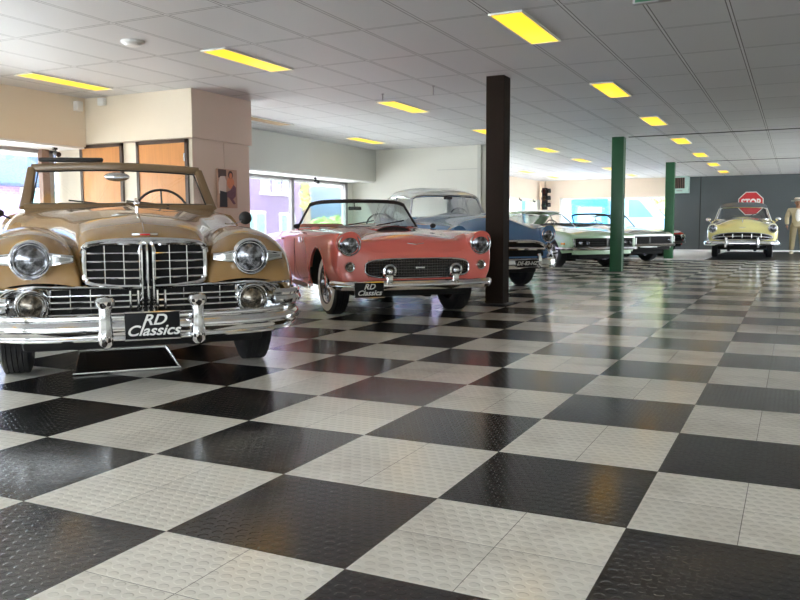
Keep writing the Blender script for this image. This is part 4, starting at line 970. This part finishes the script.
# ------------------------------------------------------------------ ceiling lights
def light_proto():
    m = MB(); w, l = .275, 1.19
    m.b2(-w/2-.012, w/2+.012, -l/2-.012, -l/2+.004, -.012, .03); m.b2(-w/2-.012, w/2+.012, l/2-.004, l/2+.012, -.012, .03)
    m.b2(-w/2-.012, -w/2+.004, -l/2, l/2, -.012, .03); m.b2(w/2-.004, w/2+.012, -l/2, l/2, -.012, .03)
    root = m.build('ceiling_light', 'white'); 
    d = MB(); d.box((0, 0, -.004), (w-.004, l-.004, .008), .001); d.build('diffuser', 'lamp', root); return root
proto = light_proto(); first = True
rows = [(-1.147, [2.3-5.7, 2.3-1.0, 6.28+.935, 12.95, 18.4, 24.0, 29.85, 35.4, 41.0]), (-4.20, [-3.4, 1.4, 7.2, 13.05, 18.85, 24.9, 30.2, 35.9, 41.6]), (-6.93, [-3.4, 1.4, 7.2, 13.6, 19.0, 24.7, 30.4, 36.0, 41.3]), (2.0, [-3.4, 1.4, 7.2, 12.95, 18.4, 24.0, 29.85, 35.4, 41.0])]  # right-wall row and lights around the camera are unseen, put in for lighting
rowname = ['right-hand row in view', 'middle row', 'row beside the shop windows', 'unseen row out by the right wall']
ordw = ['', 'unseen behind the camera', 'nearest', 'second', 'third', 'fourth', 'fifth', 'sixth', 'farthest']
k = 0
for ri, (x, ys) in enumerate(rows):
    for yi, y in enumerate(ys):
        if ri == 2 and yi in (0,): continue
        o = proto if first else copy_tree(proto); first = False
        o.location = (x, y*U, CZ-.004); o['category'] = 'ceiling light'; o['group'] = 'recessed ceiling lights'
        if ri == 2 and yi == 3:
            ch = o.children[0]; ch.data = ch.data.copy(); ch.data.materials[0] = MT['lampoff']
            o['label'] = 'unlit brownish ceiling light just past the door block'; continue
        if yi < 2: o['label'] = 'yellow recessed ceiling light of the %s, %s' % (rowname[ri], 'unseen over the camera' if yi else 'unseen behind the camera')
        else: o['label'] = 'yellow recessed ceiling light, %s in the %s' % (ordw[yi], rowname[ri])

# ------------------------------------------------------------------ small fittings
def small(name, mb, mat, label, cat, group=None, parent=None): return tag(mb.build(name, mat), label, cat, group)
m = MB(); m.b2(-7.79, -7.69, 5.50, 5.60, 2.53, 2.66, .008); a = small('alarm_box', m, 'white', 'small white alarm box on the bulkhead, left of the wall corner', 'sensor')
m = MB(); m.b2(-7.48, -7.36, 5.645, 5.70, 2.60, 2.70, .008); a = small('motion_sensor', m, 'white', 'small white sensor box on the wall right of the corner', 'sensor')
m = MB(); m.lathe([(0, .11), (-.02, .108), (-.03, .085), (-.045, .07), (-.048, 0)], axis='z', n=28, origin=(-4.66, 3.43, CZ)); small('smoke_detector', m, 'white', 'round smoke detector on the ceiling above the tan convertible', 'smoke detector')
e = empty('exit_sign', (.03, 4.06, CZ)); tag(e, 'green emergency exit sign hanging from the ceiling at the top edge', 'sign')
m = MB(); m.b2(-.14, .14, -.03, .03, -.07, 0, .006); m.build('sign_housing', 'greyframe', e)
m = MB(); m.b2(-.12, .12, -.036, -.031, -.062, -.012); m.build('sign_face', 'sign_green', e)
def hook(x, y, l, label):
    m = MB(); m.tube([(x, y, CZ), (x, y, CZ-l)], .006, 6); m.ell((x, y, CZ-.006), (.02, .02, .008)); small('ceiling_hook', m, 'greyframe', label, 'hook', 'hooks under the ceiling')
hook(-3.1, 7.0, .12, 'thin metal hook on the ceiling just left of the dark column top')
hook(-3.95, 7.25, .09, 'thin metal hook on the ceiling, farther left of the dark column')
def spot(x, y, z, ax, label):
    r = empty('spotlight', (x, y, z)); tag(r, label, 'spotlight', 'spotlights over the shop windows')
    m = MB(); m.b2(-.02, .02, -.03, .03, -.03, 0, .004); m.tube([(0, 0, -.02), (.03, 0, -.06)], .008, 6); m.build('bracket', 'black', r)
    m = MB(); m.tube([(-.01, 0, -.07), (.09, ax, -.10)], [.028, .036], 12); m.build('lamp_head', 'black', r)
spot(-7.98, 5.35, 2.035, -.02, 'small black spotlight at the left window, above the windscreen of the tan convertible')
spot(-7.98, 9.35, 1.975, -.02, 'small black spotlight above the window, right beside the door block')
spot(-7.98, 11.95, 1.975, -.02, 'small black spotlight above the window with the blue roof outside')
spot(-8.0, 25.9, 1.97, -.02, 'small dark spotlight over the far facade window, the left one')
spot(-8.0, 27.6, 1.97, -.02, 'small dark spotlight over the far facade window, the right one')
m = MB(); m.tube(smooth_path([(-7.95, 5.3, 2.02), (-8.0, 4.7, 2.0), (-8.05, 3.8, 1.975), (-8.1, 2.6, 2.0), (-8.15, 1.0, 2.01)], 5), .006, 6); small('cable', m, 'white', 'thin pale cable sagging below the bulkhead at the left window', 'cable')
# canvas print on the block side
cv = empty('canvas_print', (-5.92, 6.385, 1.47)); tag(cv, 'unframed print of people in warm tones on the side of the door block', 'picture')
m = MB(); m.b2(0, .03, -.205, .205, -.262, .262, .003); m.build('canvas', simple('canvas_ground', (176, 140, 120), rough=.7, var=.3, scale=9), cv)
def blob(mat, poly, d, nm):
    b = MB(); b.prism([(y, z) for y, z in poly], .03, .031+d*.0008, 'yz'); b.build(nm, mat, cv)
cdark = simple('print_dark', (40, 38, 46), rough=.7, var=.2); cor = simple('print_orange', (196, 120, 84), rough=.7, var=.2, scale=20); cwh = simple('print_white', (205, 190, 180), rough=.7, var=.1, scale=20); cpl = simple('print_plum', (110, 72, 84), rough=.7, var=.5, scale=24); cbr = simple('print_brown', (74, 50, 44), rough=.7, var=.3)
def oval(cy, cz, ry, rz, n=14): return [(cy+ry*math.cos(2*PI*k/n), cz+rz*math.sin(2*PI*k/n)) for k in range(n)]
blob(cbr, [(-.2, .14), (-.03, .17), (-.03, .255), (-.2, .255)], 1, 'backdrop')
blob(cwh, [(-.19, -.07), (-.04, -.06), (-.03, .1), (-.07, .17), (-.16, .16), (-.195, .08)], 2, 'shirt')
blob(cdark, [(-.18, -.25), (-.02, -.25), (-.02, -.05), (-.17, -.03)], 3, 'trousers')
blob(cor, oval(.06, .08, .08, .08), 4, 'figure'); blob(cbr, oval(.06, .19, .05, .055), 5, 'hair'); blob(cor, oval(.06, .175, .03, .04), 6, 'face')
blob(cpl, [(-.02, -.04), (.05, -.02), (.12, .06), (.17, .02), (.16, -.1), (.1, -.14), (.16, -.2), (.12, -.21), (.03, -.13), (-.03, -.1)], 7, 'dress')
m = MB(); m.b2(-5.93, -5.915, 6.35, 6.385, 0, 1.20); m.b2(-5.93, -5.918, 6.36, 6.372, 1.74, 2.08); small('cable_duct', m, 'blockside', 'narrow cable duct running down the wall below the canvas print', 'cable duct')
# drip tray below the tan convertible
ty = empty('drip_tray', (-3.19, 1.75, 0)); tag(ty, 'black drip tray with a thin silver rim on the floor below the tan convertible', 'tray')
q = [(-3.03, 1.13), (-2.60, 1.64), (-3.36, 2.34), (-3.80, 1.87)]; q = [(a+3.19, b-1.75) for a, b in q]
m = MB(); m.prism(q, .002, .008, 'xy'); m.build('tray_sheet', 'blackgloss', ty)
m = MB(); m.tube([(a, b, .012) for a, b in q], .008, 6, closed=True); m.build('tray_rim', 'chrome', ty)
# heater unit
ac = empty('heater_unit', (-2.80, 28.9, 2.42)); tag(ac, 'pale mint warm-air heater with vertical louvres high on the grey wall', 'heater')
m = MB(); m.b2(-.42, .32, -.42, .11, -.30, -.14, .01); m.b2(.20, .32, -.42, .11, -.14, .30, .01); m.b2(-.42, -.34, -.42, .11, -.14, .30, .01); m.b2(-.42, .32, -.42, .11, .25, .30, .01); m.build('housing', 'aircon', ac)
m = MB(); m.b2(-.34, .20, -.32, .10, -.14, .25); m.build('interior', 'black', ac)
m = MB()
for i in range(9): m.b2(-.33+.062*i, -.318+.062*i, -.40, -.33, -.14, .25)
m.build('louvre', 'brownpost', ac)
m = MB(); m.b2(-.08, .12, -.425, -.42, -.24, -.21); m.build('badge', 'greyframe', ac)
# stop sign
st = empty('stop_sign', (-.40, YF-.06, 1.71)); tag(st, 'red octagonal stop sign on the grey wall above the pale yellow saloon', 'sign')
def octo(r): return [(r*math.cos(PI/8+PI/4*k), r*math.sin(PI/8+PI/4*k)) for k in range(8)]
m = MB(); m.prism(octo(.45), -.012, .012, 'xz'); m.build('border', 'letter', st)
m = MB(); m.prism(octo(.42), -.016, -.010, 'xz'); m.build('sign_face', 'signred', st)
text_mesh('lettering', 'STOP', .35, 'letter', st, (0, -.018, .02), Matrix.Rotation(PI/2, 4, 'X'), bold=.012, sx=.76)
# traffic light
tl = empty('traffic_light', (-7.87, 28.75, 2.0)); tl.scale = (.72, .8, .95); tag(tl, 'old dark three-lamp traffic light hanging in the far corner', 'traffic light')
m = MB(); m.b2(-.14, .14, -.10, .10, -.44, .46, .03); m.tube([(0, 0, .46), (0, 0, CZ-2.0)], .012, 6); m.build('housing', 'black', tl)
for i, mt in enumerate(('redlens', 'orange', 'sign_green')):
    z = .31-.29*i
    m = MB(); P = []
    for yy in (-.10, -.26): P.append([(.115*math.cos(a), yy, z+.115*math.sin(a)) for a in [-.5+(PI+1.0)*k/12 for k in range(13)]])
    m.grid(P)
    P = [[(.1+.0, .12*math.cos(a), z+.12*math.sin(a)) for a in [-.5+(PI+1.0)*k/12 for k in range(13)]], [(.30, .115*math.cos(a), z+.115*math.sin(a)) for a in [-.5+(PI+1.0)*k/12 for k in range(13)]]]
    m.grid(P); o = m.build('visor', 'black', tl, solid=.006)
    m = MB(); m.lathe([(0, .10), (.02, .08), (.03, 0)], axis='y', sgn=-1, origin=(0, -.10, z), n=20); m.build('lens', simple('dim_lens_%d' % i, [(70, 16, 14), (80, 50, 14), (14, 50, 34)][i], rough=.3), tl)
# mat beneath the yellow saloon
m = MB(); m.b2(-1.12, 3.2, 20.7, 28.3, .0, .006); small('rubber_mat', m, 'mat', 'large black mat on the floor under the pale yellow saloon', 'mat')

# ------------------------------------------------------------------ standing man
def skin_obj(name, verts, edges, mat, parent, sub=2):
    me = bpy.data.meshes.new(name); me.from_pydata([v[0] for v in verts], edges, []); o = bpy.data.objects.new(name, me); COL.objects.link(o); o.parent = parent
    me.materials.append(MT[mat])
    sk = o.modifiers.new('skin', 'SKIN'); sk.use_smooth_shade = True
    if not me.skin_vertices: 
        pass
    for i, v in enumerate(verts):
        rr = v[1]; me.skin_vertices[0].data[i].radius = rr if isinstance(rr, tuple) else (rr, rr)
    me.skin_vertices[0].data[0].use_root = True
    s = o.modifiers.new('sub', 'SUBSURF'); s.levels = sub; s.render_levels = sub
    dg = bpy.context.evaluated_depsgraph_get(); dg.update(); nm = bpy.data.meshes.new_from_object(o.evaluated_get(dg)); o.modifiers.clear(); o.data = nm
    nm.polygons.foreach_set('use_smooth', [True]*len(nm.polygons)); return o
def man():
    r = empty('person', (1.13, 26.6, .007), 182); r.scale = (1.3, 1.2, 1.0)
    tag(r, 'standing man in pale hat, beige suit and light shirt by the grey wall', 'person')
    # faces local -y is back, +y forward ; x to his right... body in trousers
    V = [((0, 0, .98), (.13, .10)), ((.09, 0, .90), (.10, .10)), ((-.09, 0, .90), (.10, .10)), ((.105, .01, .52), .075), ((-.105, .01, .52), .075), ((.12, 0, .10), .062), ((-.12, 0, .10), .062), ((0, 0, 1.12), (.12, .09))]
    skin_obj('trousers', V, [(0, 1), (0, 2), (1, 3), (2, 4), (3, 5), (4, 6), (0, 7)], 'trousers', r)
    V = [((0, 0, 1.02), (.15, .12)), ((0, -.01, 1.2), (.15, .115)), ((0, -.02, 1.38), (.17, .12)), ((0, -.02, 1.47), (.09, .07)), ((.19, -.02, 1.42), .075), ((.25, -.03, 1.16), .058), ((.24, .05, .94), .05), ((-.19, -.02, 1.42), .075), ((-.25, -.05, 1.16), .058), ((-.17, .10, 1.03), .05), ((0, 0, .88), (.165, .13))]
    skin_obj('jacket', V, [(0, 1), (1, 2), (2, 3), (2, 4), (4, 5), (5, 6), (2, 7), (7, 8), (8, 9), (0, 10)], 'suit', r)
    m = MB(); m.ell((0, .105, 1.24), (.065, .035, .20)); m.build('shirt', 'shirt', r)
    # head with neck
    h = MB(); h.cyl((0, -.01, 1.44), (0, .0, 1.58), .055, 14); h.ell((0, .01, 1.645), (.078, .098, .115), 20, 14); h.ell((0, .108, 1.635), (.015, .02, .024)); h.ell((.078, 0, 1.64), (.012, .02, .03)); h.ell((-.078, 0, 1.64), (.012, .02, .03)); h.ell((0, .09, 1.565), (.035, .025, .02))
    h.build('head', 'skin', r)
    e = MB(); e.ell((.03, .10, 1.655), (.013, .008, .007)); e.ell((-.03, .10, 1.655), (.013, .008, .007)); e.ell((0, .108, 1.592), (.024, .006, .005)); e.build('eyes', 'black', r)
    t = MB(); t.lathe([(0, .165), (.006, .175), (.014, .165), (.016, .105), (.09, .098), (.115, .08), (.11, .03), (.105, 0)], axis='z', n=28, origin=(0, .01, 1.70)); t.build('hat', 'hat', r)
    b = MB(); b.lathe([(.016, .108), (.045, .107)], axis='z', n=28, origin=(0, .01, 1.70)); b.build('hat_band', 'darktrim', r)
    for sd, hp in ((1, (.24, .06, .90)), (-1, (-.12, .15, 1.02))):
        H = MB(); x, y, z = hp
        dz = -1 if sd == 1 else -.2; dx = 0 if sd == 1 else 1
        H.ell((x, y, z-.02), (.03, .02, .045))
        for k in range(4):
            o = -.024+.016*k; L = (.06, .07, .066, .052)[k]
            if sd == 1: H.tube([(x, y+o, z-.05), (x-.01, y+o, z-.05-L*.6), (x-.025, y+o, z-.05-L)], [.009, .008, .006], 6)
            else: H.tube([(x, y, z-.03+o), (x+L*.6, y+.005, z-.03+o), (x+L, y-.01, z-.035+o)], [.009, .008, .006], 6)
        H.tube([(x, y+.02, z), (x, y+.04, z-.035), (x-.01, y+.045, z-.06)], [.01, .009, .007], 6)
        H.build('hand', 'skin', r)
        s = MB(); s.ell((sd*.125, .06, .045), (.05, .135, .045)); s.box((sd*.125, .06, .012), (.09, .26, .02), .008); s.build('shoe', 'shoe', r)
    return r
man()

# ------------------------------------------------------------------ outside
ext = MB(); ext.b2(-60, 30, -40, 80, -.32, -.22); o = struct('ground', ext, simple('street', (205, 205, 205), rough=.85, var=.1, scale=1.2))
def house(name, x, y0, y1, h, mat, roofm, label, wins, depth=8, roof_h=3, ridge=True):
    e = empty(name, (x, (y0+y1)/2, -.22)); tag(e, label, 'house'); L = (y1-y0)/2
    m = MB(); m.b2(-depth, 0, -L, L, 0, h); m.build('wall', mat, e)
    m = MB(); 
    P = [[(.35, -L-.2, h-.1), (.35, L+.2, h-.1)], [(-depth/2, -L-.2, h+roof_h), (-depth/2, L+.2, h+roof_h)], [(-depth-.35, -L-.2, h-.1), (-depth-.35, L+.2, h-.1)]]
    m.grid(P); m.build('roof', roofm, e, solid=.12)
    for (a, z, w, hh) in wins:
        f = MB(); f.b2(0, .06, a-w/2, a+w/2, z, z+hh, .01); f.b2(-.02, .12, a-w/2-.08, a+w/2+.08, z-.1, z); fo = f.build('window', 'white', e)
        g = MB()
        for q in (-1, 1): g.b2(.055, .07, a+q*w/4-w/4+.07, a+q*w/4+w/4-.05, z+.08, z+hh-.08)
        g.build('pane', simple('house_pane', (120, 170, 176), rough=.15, var=.2), fo)
    return e
pb = brick('purple_brick', (122, 100, 140), (104, 86, 126), (140, 130, 150)); rb_ = brick('blue_roof_tiles', (48, 78, 112), (36, 62, 96), (20, 34, 56), scale=5, bw=.4, rh=.22)
house('brick_house', -16.5, 14.4, 24.5, 5.2, pb, rb_, 'purple brick house across the street seen through the window right of the door block', [(-3.2, .5, 1.4, 1.3), (-1.0, .5, 1.4, 1.3), (1.9, .4, 1.3, 1.35), (4.0, .5, 1.0, 1.2), (-3.2, 2.45, .6, 1.5), (-2.2, 2.45, .6, 1.5), (2.6, 2.45, .5, 1.5), (3.3, 2.45, .5, 1.5), (4.0, 2.45, .5, 1.5)])
house('gable_house', -17.5, 26.3, 44, 1.0, pb, rb_, 'low house with a big blue tiled roof across the street', [(-7, .2, 1.0, .6), (-4, .2, 1.0, .6), (0, .2, 1.0, .6)], depth=8, roof_h=2.25)
house('brick_house', -16.5, 0, 13.9, 2.35, pb, rb_, 'purple brick house with latticed tiled eaves outside the left window', [(-3.2, .7, 1.1, 1.5), (-.2, .7, 1.1, 1.5), (2.6, .7, 1.1, 1.5), (5.2, .7, 1.1, 1.5)], roof_h=2.2)
def foliage(name, c, R, n, label, cat, col, trunk=None):
    e = empty(name, (c[0], c[1], -.22)); tag(e, label, cat); rnd = random.Random(hash(name) % 77 if False else int(c[1]*7) % 99)
    m = MB()
    for i in range(n):
        u = Vector((rnd.gauss(0, 1), rnd.gauss(0, 1), rnd.gauss(0, 1))).normalized()*(rnd.random()**.4); p = Vector((c[0]*0+u.x*R[0], u.y*R[1], c[2]+u.z*R[2]))
        s = .09+.08*rnd.random(); a = Vector((rnd.gauss(0, 1), rnd.gauss(0, 1), rnd.gauss(0, 1))).normalized(); b = a.orthogonal().normalized()
        m.bm.faces.new([m.bm.verts.new(p+a*s), m.bm.verts.new(p+b*s*.5), m.bm.verts.new(p-a*s), m.bm.verts.new(p-b*s*.5)])
    m.build('leaves', simple('leaf_'+name, col, rough=.6, var=.35, scale=3), e, merge=0)
    if trunk:
        t = MB(); t.tube([(0, 0, 0), (.05, 0, trunk*.5), (0, .05, trunk), (.3, .3, trunk+1.2)], [.16, .13, .1, .04], 8); t.build('trunk', 'brownpost', e)
foliage('hedge', (-14.8, 24.2, .75), (.6, 2.6, .8), 2600, 'light green hedge outside the window behind the pink convertible', 'hedge', (150, 175, 96))
foliage('tree', (-13.6, 20.3, 2.5), (.16, .2, 1.1), 170, 'slim yellow-green tree outside the window behind the pink convertible', 'tree', (176, 180, 104), 2.8)
foliage('tree', (-13.6, 2.0, 4.0), (1.3, 1.8, 1.0), 1500, 'yellow-green tree showing above the eaves outside the left window', 'tree', (190, 190, 70), 3.2)
foliage('tree', (-4.3, 36.5, 3.0), (1.6, 1.2, 2.2), 2200, 'green and yellow tree outside the far shop window', 'tree', (176, 190, 120), 2.2)
# van and turquoise building outside the far window
vn = empty('delivery_van', (-5.35, 32.6, -.22), 0); tag(vn, 'pale blue-white van parked outside the far shop window', 'van')
vm = simple('van_paint', (120, 150, 172), rough=.3, coat=.5, var=.02)
m = MB(); side = [(-2.6, .45), (2.2, .45), (2.3, .9), (2.15, 1.25), (1.45, 1.45), (.65, 2.35), (.3, 2.45), (-2.5, 2.5), (-2.65, 2.3)]
m.prism(side, -.95, .95, 'xz'); bmesh.ops.bevel(m.bm, geom=m.bm.edges[:], offset=.05, segments=2, affect='EDGES'); m.build('body', vm, vn)
m = MB(); m.prism([(1.2, 1.5), (.62, 2.2), (.2, 2.25), (.2, 1.5)], -.965, -.955, 'xz'); m.prism([(-.1, 1.5), (-.1, 2.2), (-1.2, 2.2), (-1.2, 1.5)], -.965, -.955, 'xz'); m.build('side_window', simple('van_pane', (70, 105, 135), rough=.1, var=.1), vn)
m = MB(); m.b2(-2.2, -.66, -.975, -.955, .7, 2.42); m.build('side_panel', simple('van_turquoise', (0, 128, 190), rough=.4, var=.04), vn)
m = MB(); m.b2(-1.9, -.9, -.985, -.975, 1.3, 1.95); m.build('panel_window', simple('van_pane_pale', (110, 160, 190), rough=.15, var=.1), vn)
for x in (-1.7, 1.5):
    for sd in (-1, 1):
        m = MB(); m.lathe([(-.1, .33), (.08, .33), (.1, .28), (.1, .18), (.07, .1), (.07, 0)], axis='y', sgn=sd, n=24, origin=(x, sd*.86, .33)); m.build('wheel', 'rubber', vn)
tb = empty('shop_building', (-9.0, 37.5, -.22)); tag(tb, 'turquoise shop front across the street outside the far window', 'building')
m = MB(); m.b2(-6, 3.2, 0, 6, 0, 5.5); m.build('wall', simple('turquoise', (20, 130, 180), rough=.6, var=.06), tb)
m = MB(); m.b2(-1.8, 2.6, -.06, .02, .6, 2.1); m.build('window', simple('shop_pane', (150, 200, 220), rough=.15, var=.15), tb)
m = MB(); m.b2(-4.6, -2.6, -.06, .02, .3, 2.6); m.build('panel', 'white', tb)
# fog-white houses closing the street far behind
wb = empty('apartment_building', (-4, 48, -.22)); tag(wb, 'pale building closing the view far outside the far window', 'building')
m = MB(); m.b2(-16, 16, 0, 8, 0, 9); m.build('wall', simple('pale_render', (170, 172, 172), rough=.8, var=.03), wb)
m = MB(); m.b2(-16.3, 16.3, -.3, 8.3, 9, 9.5); m.build('roof', rb_, wb)

# ------------------------------------------------------------------ light
w = bpy.data.worlds.new('World'); bpy.context.scene.world = w; w.use_nodes = True; nt = w.node_tree
bg = nt.nodes['Background']; bg.inputs['Color'].default_value = (.90, .94, 1.0, 1); bg.inputs['Strength'].default_value = 2.2
def portal(name, loc, rot, sx, sy):
    l = bpy.data.lights.new(name, 'AREA'); l.shape = 'RECTANGLE'; l.size = sx; l.size_y = sy; l.cycles.is_portal = True
    o = bpy.data.objects.new(name, l); COL.objects.link(o); o.location = loc; o.rotation_euler = rot
portal('daylight_portal', (XL-.15, -1.15, 1.15), (0, -PI/2, 0), 1.8, 13.6)
portal('daylight_portal', (XL-.15, 10.5, 1.12), (0, -PI/2, 0), 1.75, 7.1)
portal('daylight_portal', (XL-.15, 21.5, 1.12), (0, -PI/2, 0), 1.75, 14)
portal('daylight_portal', (-5.25, YF+.3, 1.15), (-PI/2, 0, 0), 4.3, 1.8)

portal('daylight_portal', (XR+.3, 21.8, 1.35), (0, PI/2, 0), 2.1, 12.4)
sl = bpy.data.lights.new('sun', 'SUN'); sl.energy = 2.5; sl.angle = .01; sl.color = (1, .95, .87); so = bpy.data.objects.new('sun', sl); COL.objects.link(so)
so.rotation_euler = Vector((-.12, -.6, -1.2)).to_track_quat('-Z', 'Y').to_euler()

portal('daylight_portal', (-.9, YB-.3, 1.65), (PI/2, 0, 0), 13.6, 1.5)
# ------------------------------------------------------------------ camera
f, yaw, pitch, roll, cx, cy, ch = 803.835, .456809, -.09115199, -.00466156, 1.69061, -3.89055, 1.466851
cyw, syw = math.cos(yaw), math.sin(yaw); R0 = Vector((cyw, syw, 0)); F0 = Vector((-syw, cyw, 0)); U0 = Vector((0, 0, 1))
F = F0*math.cos(pitch)+U0*math.sin(pitch); Up = U0*math.cos(pitch)-F0*math.sin(pitch)
R2 = R0*math.cos(roll)+Up*math.sin(roll); U2 = -R0*math.sin(roll)+Up*math.cos(roll)
cam = bpy.data.cameras.new('Camera'); co = bpy.data.objects.new('Camera', cam); COL.objects.link(co)
cam.sensor_width = 36; cam.lens = f*36/800; cam.clip_end = 300; cam.clip_start = .05
M = Matrix((R2, U2, -F)).transposed().to_4x4(); M.translation = Vector((cx*U, cy*U, ch*U)); co.matrix_world = M
sc = bpy.context.scene; sc.camera = co
sc.view_settings.view_transform = 'Standard'; sc.view_settings.look = 'None'; sc.view_settings.exposure = 3.1; sc.view_settings.gamma = 1; sc.view_settings.use_curve_mapping = False
